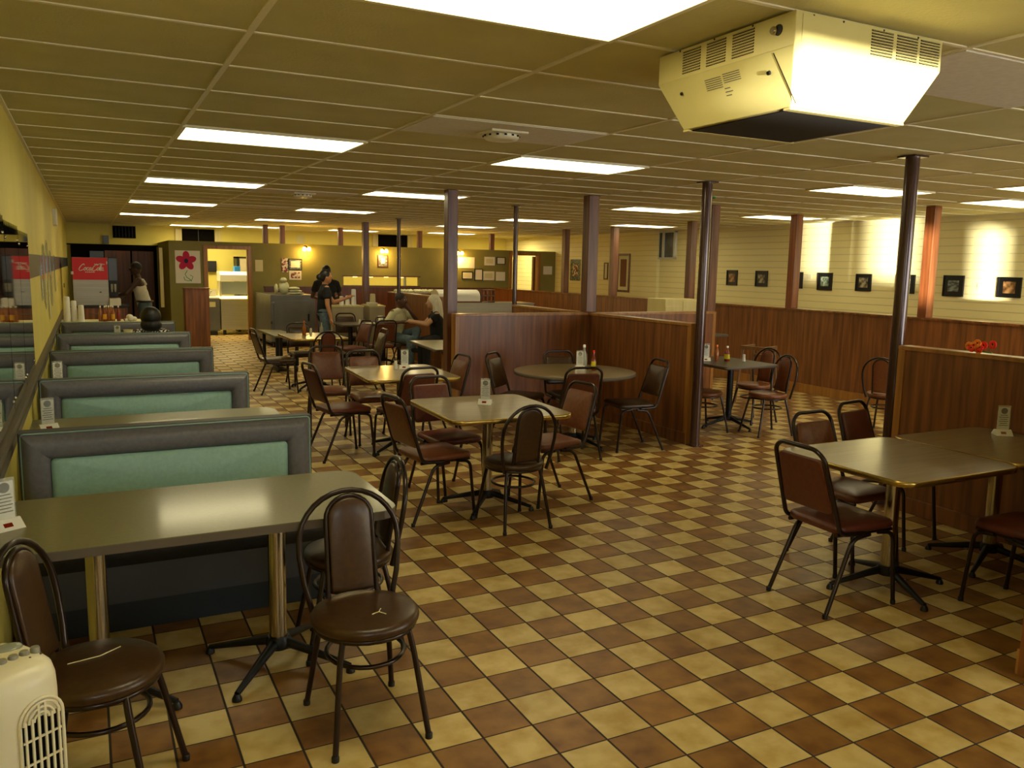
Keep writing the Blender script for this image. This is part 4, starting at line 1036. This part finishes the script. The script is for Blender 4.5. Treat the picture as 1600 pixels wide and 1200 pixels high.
# low folded leaf table near the cabinet
t = thing('folding_trolley', 'low tan shelf trolley standing before the grey steel cabinet', 'trolley', (2.62, 13.4, 0))
g = G(); g.add([(-.05, 1.2, .62), (.35, 1.2, .60), (.45, 0, .60), (.02, 0, .60), (-.05, 1.2, .59), (.35, 1.2, .57), (.45, 0, .57), (.02, 0, .57)], [(0, 1, 2, 3), (7, 6, 5, 4), (0, 4, 5, 1), (1, 5, 6, 2), (2, 6, 7, 3), (3, 7, 4, 0)]); g.build('shelf', 'booth_top', t)
g = G(); g.box(.05, .1, .1, .1, .15, .58); g.box(.36, .1, .1, .41, .15, .58); g.box(.02, 1.05, .1, .07, 1.1, .58); g.box(.3, 1.05, .1, .35, 1.1, .58); g.box(.03, .1, .1, .38, 1.1, .13); g.build('leg', 'black_metal', t)
g = G(); [g.lathe([(.05, -.012), (.05, .012)], (x, y, .052), 12, axis=(1, 0, 0)) for x, y in ((.08, .12), (.38, .12), (.05, 1.08), (.32, 1.08))]; g.build('caster', 'black', t)

# drink counters
def counter(x0, y0, x1, y1, h, lb, m='beige_lam', name='service_counter'):
    t = thing(name, lb, 'counter', (x0, y0, 0)); w, d = x1-x0, y1-y0
    g = G(); g.box(0, 0, .001, w, d, h-.03); g.build('body', m, t, bevel=.003); g = G(); g.box(-.01, -.01, h-.03, w+.01, d+.01, h); g.build('worktop', m if m != 'beige_lam' else 'cream_wood', t, bevel=.003)
    g = G(); g.box(.01, -.004, .002, w-.01, 0, .1); g.build('kick_board', 'black', t)
    return t
counter(4.0, 15.0, 4.58, 15.5, 1.0, 'beige counter carrying stacks of foam cups')
counter(4.70, 15.0, 5.0, 15.5, 1.0, 'narrow beige counter right of the dark gap')
cup_stack(4.20, 15.12, 1.0, .17, 'foam cup stack held by the standing woman', .045); cup_stack(4.32, 15.15, 1.0, .18, 'foam cup stack in the middle of the beige counter', .045); cup_stack(4.43, 15.12, 1.0, .30, 'tall foam cup stack on the beige counter', .05)
g = G(); g.box(4.72, 15.1, 1.0, 4.9, 15.3, 1.05); tag(g.build('napkin_stack', 'white_cloth', bevel=.015), 'white napkins on the narrow beige counter', 'napkins')
cup_stack(4.95, 15.6, 1.0, .2, 'tall pale cup standing behind the seated man', .06, 'cream_paper')
counter(4.80, 15.55, 5.1, 15.8, 1.0, 'dark counter end behind the seated man', 'panel2')
# buffet right
t = counter(6.45, 15.9, 8.7, 16.6, 1.0, 'long stainless buffet counter behind the cross partition', 'stainless', 'buffet_counter')
t = thing('roll_top_warmer', 'cream roll-top food warmer on the buffet counter', 'food warmer', (6.5, 16.0, 1.0))
P = [(0, 0), (.45, 0), (.45, .12)]+[(.225+.225*math.cos(R(a)), .12+.15*math.sin(R(a))) for a in range(0, 181, 15)]+[(0, .12)]
g = G(); g.prism(P, 0, .95, 'yz'); g.build('roll_cover', 'white', t, bevel=.004); g = G(); g.box(-.02, -.02, .001, .98, .47, .03); g.build('base', 'brown_card', t)
t = thing('wire_rack', 'small wooden rack of jars at the right end of the warmer', 'rack', (7.5, 16.05, 1.0))
g = G()
for x in (0, .3): g.box(x, 0, .001, x+.02, .3, .28)
for z in (.02, .14, .26): g.box(0, 0, z, .32, .3, z+.015)
g.build('frame', 'panel', t); g = G(); [g.cyl((.07+.09*k, .06, zz), .03, .09, 12) for k in range(3) for zz in (.036, .156)]; g.build('jar', 'amber', t)
t = thing('food_tray', 'lit tray of food on the serving bar above the partition', 'food tray', (6.1, 17.6, 0))
g = G(); g.box(0, 0, .001, 1.1, .5, 1.14); g.build('cart', 'panel2', t); g = G(); g.box(0, 0, 1.14, 1.1, .5, 1.16); g.build('tray', 'stainless', t)
g = G(); rn = random.Random(5)
for k in range(14): g.ell((.08+.072*k, .1+.1*rn.random(), 1.19), (.05, .08, .04), 10, 6)
g.build('food', ['cream_cloth'], t); t.children[-1]['kind'] = 'stuff'
l = bpy.data.lights.new('food_lamp', 'POINT'); l.energy = 6; l.color = (1, .8, .45); l.shadow_soft_size = .1
lo = bpy.data.objects.new('food_lamp', l); C.objects.link(lo); lo.location = (6.6, 17.6, 1.6)
# cream hutch
t = thing('cream_hutch', 'cream wooden cabinet rising behind the cross partition', 'cabinet', (7.72, 10.0, 0))
g = G(); g.box(0, 0, .001, .6, .45, 1.33); g.build('carcass', 'cream_wood', t, bevel=.004); g = G(); g.box(.0, -.012, .05, .31, 0, 1.22); g.build('door', 'cream_wood', t, bevel=.003); g = G(); g.box(.33, -.012, .05, .59, 0, 1.3); g.build('door', 'cream_wood', t, bevel=.003)
# dispenser bottle in far doorway & brown cabinet
t = thing('service_cabinet', 'brown cabinet in the far doorway with a glass bottle on it', 'cabinet', (10.0, 20.0, 0)); g = G(); g.box(0, 0, .001, .35, .5, 1.16); g.build('body', 'panel2', t, bevel=.004); g = G(); g.box(-.01, -.01, 1.16, .36, .51, 1.18); g.build('top', 'panel', t)
bottle(10.15, 20.1, 1.181, 'clearbottle', .42, .08, 'black', 'large clear jug with black pump in the far doorway', name='glass_jug', cat='jug')
# high chair
t = thing('wooden_high_chair', 'wooden restaurant high chair beside the dark tall table', 'high chair', (8.05, 8.35, 0), R(20))
for sx, sy in ((1, 1), (1, -1), (-1, 1), (-1, -1)):
    g = G(); g.tube([(.22*sx, .2*sy, .003), (.15*sx, .15*sy, .74)], [.022, .02], 4); g.build('leg', 'chairwood', t)
g = G(); g.box(-.18, -.18, .72, .18, -.14, .77); g.box(-.18, .14, .72, .18, .18, .77); g.box(-.18, -.14, .72, -.14, .14, .77); g.box(.14, -.14, .6, .18, .14, .64); g.build('rail', 'chairwood', t, bevel=.003)
g = G(); g.box(-.17, -.15, .48, .17, .15, .505); g.build('seat', 'chairwood', t, bevel=.003)
g = G(); g.box(-.2, -.19, .2, -.17, .19, .24); g.box(.17, -.19, .2, .2, .19, .24); g.build('stretcher', 'chairwood', t)

# kitchen behind the doorway
t = thing('steam_table', 'stainless steam table with lit hood inside the kitchen doorway', 'steam table', (2.87, 21.0, 0))
g = G(); g.box(0, 0, .12, 1.1, .7, .88); g.build('body', 'stainless', t, bevel=.004); g = G(); g.box(-.01, -.02, .88, 1.12, .72, .92); g.build('worktop', 'hotglow', t)  # worktop given a glow of its own to look lit
g = G(); g.box(0, .1, .92, .04, .14, 1.3); g.box(.0, .5, .92, .04, .54, 1.3); g.box(1.05, .1, .92, 1.09, .14, 1.3); g.build('upright', 'stainless', t)
g = G(); g.prism([(0, 1.30), (.6, 1.30), (.6, 1.53), (.08, 1.53), (0, 1.45)], 0, 1.1, 'yz'); g.build('hood', 'white', t, bevel=.004)
g = G(); g.box(.08, .58, .96, 1.05, .6, 1.28); g.build('back_glass', 'bluegrey', t)
g = G(); g.box(.05, .1, .001, .12, .17, .12); g.box(1.0, .1, .001, 1.07, .17, .12); g.build('foot', 'black', t)
t = thing('kitchen_sink_unit', 'steel undercounter unit with a small sink left of the steam table', 'sink unit', (2.15, 21.05, 0))
g = G(); g.box(0, 0, .1, .70, .6, .88); g.build('body', 'grey_steel', t, bevel=.004); g = G(); g.box(-.01, -.02, .88, .705, .62, .91); g.build('worktop', 'white', t)
g = G(); g.tube(fillet([(.55, .45, .9), (.55, .45, 1.08), (.55, .3, 1.08), (.55, .28, 1.02)], .04), .01, 8); g.build('tap', 'chrome', t)
g = G(); g.box(.4, .55, .91, .7, .6, 1.08); g.build('splash_back', 'stainless', t); g = G(); g.box(.45, -.012, .68, .6, 0, .8); g.build('badge', 'cream_paper', t)
g = G(); g.box(.4, -.1, .001, .62, .1, .1); g.build('foot', 'black', t)
g = G(); g.box(2.75, YF-.12, 1.5, 2.98, YF, 1.78); tag(g.build('towel_dispenser', 'black', bevel=.01), 'black paper towel dispenser on the kitchen wall', 'towel dispenser')
g = G(); g.box(3.22, 21.1, 1.535, 3.36, 21.3, 1.66); tag(g.build('storage_box', 'blue', bevel=.006), 'blue box on top of the steam table hood', 'box')
t = thing('wire_shelf', 'black shelving with a pale panel above the steam table', 'shelf', (3.4, 21.9, 0)); g = G(); g.box(0, 0, .001, .06, .5, 1.9); g.box(.3, 0, .001, .4, .5, 1.9); g.box(0, 0, 1.86, .6, .5, 1.9); g.build('frame', 'black_metal', t); g = G(); g.box(.08, .01, 1.5, .28, .03, 1.86); g.build('panel', 'beige_lam', t)
for nm, x in (('kitchen_fill', 2.6), ('kitchen_fill', 5.2), ('kitchen_fill', 7.8), ('corridor_fill', 10.4)):  # unseen fill lights added to brighten the walls behind the green partition
    l = bpy.data.lights.new(nm, 'AREA'); l.energy = 45 if x in (2.6, 10.4) else 26; l.color = (1, .86, .45); l.size = .5
    lo = bpy.data.objects.new(nm, l); C.objects.link(lo); lo.location = (x, 20.9, ZC-.06)
picture('wall_clock', 'round pale clock above the green wall', 'clock', 5.05, 2.28, 5.25, 2.5, 'cream_paper', Y=YF)

# ------------------------------------------------------------------ people
def person(lb, loc, rz, J, skin, hair, hairshape, clothes, face=True, scale=1):
    """J: joint dict in local coords, facing +X. Body is one remeshed surface; clothing and hair are children."""
    t = thing('person', lb, 'person', loc, R(rz)); t.scale = (scale,)*3
    g = G(); V = lambda k: Vector(J[k])
    hd = V('head'); nk = V('neck'); ch = V('chest'); pv = V('pelvis')
    g.ell(hd, (.098, .076, .118), 20, 14); g.ell(hd+Vector((.03, 0, -.055)), (.062, .052, .062), 14, 9)
    g.cap(nk, hd+Vector((-.01, 0, -.07)), .052, .05); g.cap(ch+Vector((0, 0, -.02)), nk, .10, .055)
    g.ell(ch, (.105, .165, .13), 18, 12); g.ell((ch+pv)/2, (.095, .14, .17), 18, 12); g.ell(pv, (.115, .16, .115), 18, 12); g.cap(ch, pv, .1, .11, 14)
    if face:
        g.tube([hd+Vector((.088, 0, .015)), hd+Vector((.115, 0, -.022)), hd+Vector((.098, 0, -.03))], [.008, .014, .010], 8)
        for s in (1, -1):
            g.ell(hd+Vector((-.005, .078*s, -.01)), (.018, .009, .03), 10, 7)
    for s, n in ((1, 'L'), (-1, 'R')):
        sh_, el, wr = V('sh'+n), V('el'+n), V('wr'+n)
        g.cap(ch+Vector((0, .1*s, .04)), sh_+Vector((0, 0, -.01)), .062, .047); g.cap(nk+Vector((0, .02*s, -.045)), sh_+Vector((0, 0, -.01)), .036, .04); g.cap(sh_, el, .052, .04); g.cap(el, wr, .04, .027)
        d = (V('ha'+n)-wr).normalized(); side = d.cross(Vector((0, 0, 1)))
        if side.length < .2: side = Vector((0, 1, 0))
        side.normalize(); up = side.cross(d)
        g.cap(wr, wr+d*.05, .026, .033); g.cap(wr+d*.05, wr+d*.085, .03, .03)
        for k in range(4):
            o = side*(-.027+.018*k); L_ = (.062, .075, .07, .055)[k]
            a = wr+d*.085+o; b = a+d*L_*.55-up*.008; c = b+(d*.8-up*.5)*L_*.5
            g.cap(a, b, .010, .009, 8); g.cap(b, c, .009, .0075, 8)
        a = wr+d*.035+side*.03*s; g.cap(a, a+d*.035+side*.03*s-up*.01, .012, .01, 8); g.cap(a+d*.035+side*.03*s-up*.01, a+d*.065+side*.035*s-up*.02, .01, .008, 8)
        hp, kn, an = V('hi'+n), V('kn'+n), V('an'+n)
        g.cap(hp, kn, .085, .056, 12); g.cap(kn, an, .056, .036, 12)
    g.build('body', skin, t, remesh=.0085)
    if face:
        g = G()
        for s in (1, -1): g.ell(hd+Vector((.086, .03*s, .018)), (.007, .010, .006), 10, 6)
        g.build('eyes', 'white', t); g = G()
        for s in (1, -1): g.ell(hd+Vector((.093, .03*s, .018)), (.004, .006, .006), 8, 5)
        for s in (1, -1): g.tube([hd+Vector((.09, .045*s, .042)), hd+Vector((.096, .02*s, .046))], .004, 6)
        g.build('brows', 'hair_black', t); g = G(); g.ell(hd+Vector((.092, 0, -.058)), (.008, .024, .008), 10, 6); g.build('lips', 'vinyl_red', t)
    if hairshape: g = G(); hairshape(g, hd); g.build('hair', hair, t, remesh=.01)
    for nm, mt, f in clothes:
        g = G(); f(g, V); o = g.build(nm, mt, t, remesh=.01)
    return t
def short_hair(g, h): g.ell(h+Vector((-.018, 0, .03)), (.097, .086, .105), 18, 12); g.ell(h+Vector((-.05, 0, -.02)), (.06, .075, .07), 14, 9)
def cap_hair(g, h): g.ell(h+Vector((-.012, 0, .035)), (.096, .084, .098), 18, 12)
def bun_hair(g, h): short_hair(g, h); g.ell(h+Vector((-.12, 0, .0)), (.05, .05, .055), 12, 8)
def big_hair(g, h): g.ell(h+Vector((-.03, 0, .02)), (.135, .135, .14), 18, 12); g.ell(h+Vector((-.06, 0, -.09)), (.1, .14, .1), 14, 9)
def long_hair(g, h):
    g.ell(h+Vector((-.025, 0, .035)), (.108, .096, .11), 18, 12)
    g.cap(h+Vector((-.06, 0, .0)), h+Vector((-.10, 0, -.22)), .095, .085, 14); g.cap(h+Vector((-.10, 0, -.22)), h+Vector((-.12, 0, -.36)), .085, .05, 14)
    for s in (1, -1): g.cap(h+Vector((-.02, .075*s, .0)), h+Vector((-.03, .1*s, -.24)), .04, .03)
def tee(sl=.5, low=-.05, r=1.0, lapel=False):
    def f(g, V):
        ch, pv = V('chest'), V('pelvis')
        g.ell(ch, (.122*r, .182*r, .135), 18, 12); g.ell((ch+pv)/2, (.112*r, .155*r, .19), 18, 12); g.cap(ch, pv+Vector((0, 0, low)), .118*r, .13*r, 16); g.ell(pv+Vector((0, 0, low+.06)), (.13*r, .172*r, .08), 18, 10)
        g.cap(ch+Vector((0, 0, .05)), V('neck')+Vector((0, 0, -.015)), .1, .062)
        for s, n in ((1, 'L'), (-1, 'R')):
            a, b = V('sh'+n)+Vector((0, 0, -.012)), V('el'+n); g.cap(ch+Vector((0, .1*s, .05)), a, .08, .06); g.cap(V('neck')+Vector((0, .03*s, -.035)), a+Vector((0, -.02*s, .008)), .058, .060)
            if sl: g.cap(a, a+(b-a)*sl, .058, .06)
            if sl: g.tube([a, a+(b-a)*(sl+.06)], [.058, .063], 12)
    return f
def tank(g, V):
    ch, pv = V('chest'), V('pelvis'); g.ell(ch+Vector((0, 0, -.03)), (.118, .172, .13), 18, 12); g.ell((ch+pv)/2, (.112, .155, .18), 18, 12); g.cap(ch+Vector((0, 0, -.04)), pv, .112, .128, 16)
    for s in (1, -1): g.tube([ch+Vector((.1, .07*s, .04)), ch+Vector((.04, .08*s, .135)), ch+Vector((-.06, .08*s, .12)), ch+Vector((-.11, .06*s, .03))], .025, 8)
def trousers(g, V):
    g.ell(V('pelvis'), (.128, .172, .12), 18, 12)
    for n in 'LR': g.cap(V('hi'+n), V('kn'+n), .098, .072, 14); g.cap(V('kn'+n), V('an'+n)+Vector((0, 0, .03)), .072, .06, 14)
def shoes(g, V):
    for n in 'LR': a = V('an'+n); g.cap(a+Vector((-.02, 0, -.04)), a+Vector((.15, 0, -.055)), .04, .034); g.ell(a+Vector((.06, 0, -.065)), (.13, .045, .02))
def belt(g, V):
    p = V('pelvis')+Vector((0, 0, .07)); g.tube([(p.x+.135*math.cos(2*PI*k/24), p.y+.178*math.sin(2*PI*k/24), p.z) for k in range(24)], .02, 8, closed=True)
def standing(h=1.7, lean=0, arms=None):
    k = h/1.7
    J = dict(head=(.02+lean*.9, 0, 1.585), neck=(lean*.8, 0, 1.44), chest=(lean*.6, 0, 1.27), pelvis=(0, 0, .94), hiL=(0, .09, .9), hiR=(0, -.09, .9), knL=(.02, .1, .49), knR=(.03, -.1, .49), anL=(-.02, .11, .09), anR=(0, -.11, .09),
             shL=(lean*.7, .185, 1.385), shR=(lean*.7, -.185, 1.385), elL=(lean*.7+0, .23, 1.1), elR=(lean*.7, -.23, 1.1), wrL=(lean*.7+.06, .24, .86), wrR=(lean*.7+.06, -.24, .86), haL=(lean*.7+.07, .24, .76), haR=(lean*.7+.07, -.24, .76))
    if arms: J.update(arms)
    return {a: tuple(x*k for x in b) for a, b in J.items()}
def sitting(arms=None, lean=0, seat=.47):
    J = dict(head=(.03+lean, 0, seat+.70), neck=(lean*.9, 0, seat+.555), chest=(lean*.6-.02, 0, seat+.39), pelvis=(-.04, 0, seat+.10), hiL=(0, .09, seat+.08), hiR=(0, -.09, seat+.08), knL=(.42, .12, seat+.07), knR=(.42, -.12, seat+.07), anL=(.42, .12, .09), anR=(.42, -.12, .09),
             shL=(lean*.8-.01, .185, seat+.50), shR=(lean*.8-.01, -.185, seat+.50), elL=(.1+lean, .23, seat+.24), elR=(.1+lean, -.23, seat+.24), wrL=(.33, .18, seat+.31), wrR=(.33, -.18, seat+.31), haL=(.43, .16, seat+.31), haR=(.43, -.16, seat+.31))
    if arms: J.update(arms)
    return J
person('man in white tank top and jeans leaning to the soda dispenser', (.93, 16.5, 0), 178,
       standing(1.72, .12, dict(elL=(.3, .22, 1.16), wrL=(.42, .15, 1.12), haL=(.52, .12, 1.13), elR=(.26, -.2, 1.14), wrR=(.40, -.12, 1.02), haR=(.5, -.1, 1.0))), 'skin_dark', 'hair_grey', cap_hair,
       [('tank_top', 'white_cloth', tank), ('jeans', 'denim', trousers), ('belt', 'leather', belt), ('shoes', 'black_cloth', shoes)])
person('dark haired woman in patterned top sitting in the far booth, seen from behind', (.68, 11.0, 0), 90,
       sitting(seat=.475), 'skin_mid', 'hair_black', big_hair, [('patterned_top', 'print_cloth', tee(.45)), ('jeans', 'black_cloth', trousers), ('shoes', 'black_cloth', shoes)], scale=.9)
person('woman standing in black t-shirt and jeans reaching for the foam cups', (3.67, 14.35, 0), -4,
       standing(1.64, .03, dict(elL=(.22, .24, 1.12), wrL=(.46, .22, 1.2), haL=(.55, .2, 1.24))), 'skin_light', 'hair_black', bun_hair,
       [('t_shirt', 'black_cloth', tee(.5)), ('jeans', 'denim', trousers), ('shoes', 'black_cloth', shoes)])
person('person in black shirt standing behind the woman at the counter', (4.09, 15.75, 0), 80,
       standing(1.72, .05, dict(elL=(.12, .26, 1.12), wrL=(.3, .16, 1.08), haL=(.4, .13, 1.08), elR=(.12, -.26, 1.12), wrR=(.3, -.16, 1.08), haR=(.4, -.13, 1.08))), 'skin_mid', 'hair_black', short_hair,
       [('t_shirt', 'black_cloth', tee(.5, r=1.08)), ('trousers', 'black_cloth', trousers), ('shoes', 'black_cloth', shoes)])
person('seated man in pale shirt and jeans resting his cheek on his hand', (4.64, 13.30, 0), -52,
       sitting(dict(elL=(.26, .26, .80), wrL=(.17, .10, 1.03), haL=(.12, .07, 1.10), elR=(.0, -.30, .80), wrR=(.2, -.2, .82), haR=(.3, -.15, .83), knR=(.40, -.2, .54), anR=(.40, -.22, .09), knL=(.40, .0, .68), anL=(.46, -.22, .42)), .06), 'skin_mid', 'hair_grey', cap_hair,
       [('shirt', 'cream_cloth', tee(.7, r=1.14)), ('jeans', 'denim', trousers), ('shoes', 'black_cloth', shoes)])
person('seated woman with long silver hair and black top, facing the man', (5.18, 12.86, 0), 165,
       sitting(dict(knL=(.2, .38, .53), knR=(.27, .25, .53), anL=(.2, .40, .09), anR=(.27, .26, .09), elL=(.18, .2, .80), wrL=(.38, .1, .83), haL=(.46, .06, .84), elR=(.16, -.22, .79), wrR=(.36, -.12, .83), haR=(.45, -.09, .84)), .03, .45), 'skin_pale', 'hair_white', long_hair,
       [('top', 'black_cloth', tee(.35)), ('trousers', 'black_cloth', trousers), ('shoes', 'black_cloth', shoes)])

# ------------------------------------------------------------------ light and camera
w = bpy.data.worlds.new('sky'); sc.world = w; w.use_nodes = True
w.node_tree.nodes['Background'].inputs[0].default_value = (.9, .95, .95, 1); w.node_tree.nodes['Background'].inputs[1].default_value = 9
for nm, en, az, half, el in (('sun_glint', 40000, 11.2, 4.5, .22), ('sun_glint', 100000, 35.5, 6.5, .09)):
    l = bpy.data.lights.new(nm, 'SPOT'); l.energy = en; l.color = (1, .96, .82); l.spot_size = R(half*2); l.spot_blend = .05; l.shadow_soft_size = .10
    lo = bpy.data.objects.new(nm, l); C.objects.link(lo); lo.location = (.5, -8, .3)
    lo.rotation_euler = Vector((math.sin(R(az)), math.cos(R(az)), el)).to_track_quat('-Z', 'Y').to_euler()

GROUPS = {'ceiling_light': 'fluorescent panels set in the ceiling grid', 'ceiling_panel': 'white replacement tiles in the ceiling', 'hoop_back_chair': 'round-seated hoop back chairs', 'stacking_chair': 'vinyl stacking chairs round the tables',
 'dining_table': 'pedestal dining tables', 'booth_bench': 'green and grey booth benches along the left wall', 'booth_table': 'booth tables along the left wall', 'menu_stand': 'menu stands on the tables', 'salt_shaker': 'white shakers on the tables',
 'sauce_bottle': 'sauce bottles', 'wall_mirror': 'sheets of the big wall mirror', 'mirror_strip': 'narrow mirror strips on the left wall', 'wall_vent': 'black openings high on the far wall', 'wall_sconce': 'sconces on the green wall',
 'certificate': 'certificates on the green wall', 'framed_picture': 'framed pictures on the right wall', 'wooden_post': 'square wooden posts', 'steel_post': 'round steel posts', 'wood_partition': 'low panelled partitions',
 'cup_stack': 'stacks of foam cups', 'paper_cup': 'paper and foam cups', 'folded_linen': 'linens piled on the steel cabinet', 'service_counter': 'drink counters at the back', 'person': 'people in the dining room', 'notice_sheet': 'notices on the green wall', 'switch_plate': 'plates on the right wall'}
for o in bpy.data.objects:
    k = o.name.split('.')[0]
    if o.parent is None and 'label' in o and k in GROUPS: o['group'] = GROUPS[k]

f, yaw, pitch, roll = 1287.5968, .4760, .1400, .0191
import json
cam = bpy.data.cameras.new('camera'); cam.sensor_width = 36; cam.lens = f/1600*36; cam.clip_end = 100
co = bpy.data.objects.new('camera', cam); C.objects.link(co); sc.camera = co
cy, sy = math.cos(yaw), math.sin(yaw); fw = Vector((sy, cy, 0)); rt = Vector((cy, -sy, 0)); up = Vector((0, 0, 1))
cp, sp = math.cos(pitch), math.sin(pitch); f2 = fw*cp-up*sp; u2 = up*cp+fw*sp
cr, sr = math.cos(roll), math.sin(roll); r3 = rt*cr+u2*sr; u3 = u2*cr-rt*sr
m = Matrix((r3, u3, -f2)).transposed().to_4x4(); m.translation = (0, 0, H); co.matrix_world = m
sc.view_settings.view_transform = 'Standard'; sc.view_settings.look = 'None'; sc.view_settings.gamma = 1; sc.view_settings.exposure = 0
sc.view_settings.use_curve_mapping = False
sc.cycles.max_bounces = 6
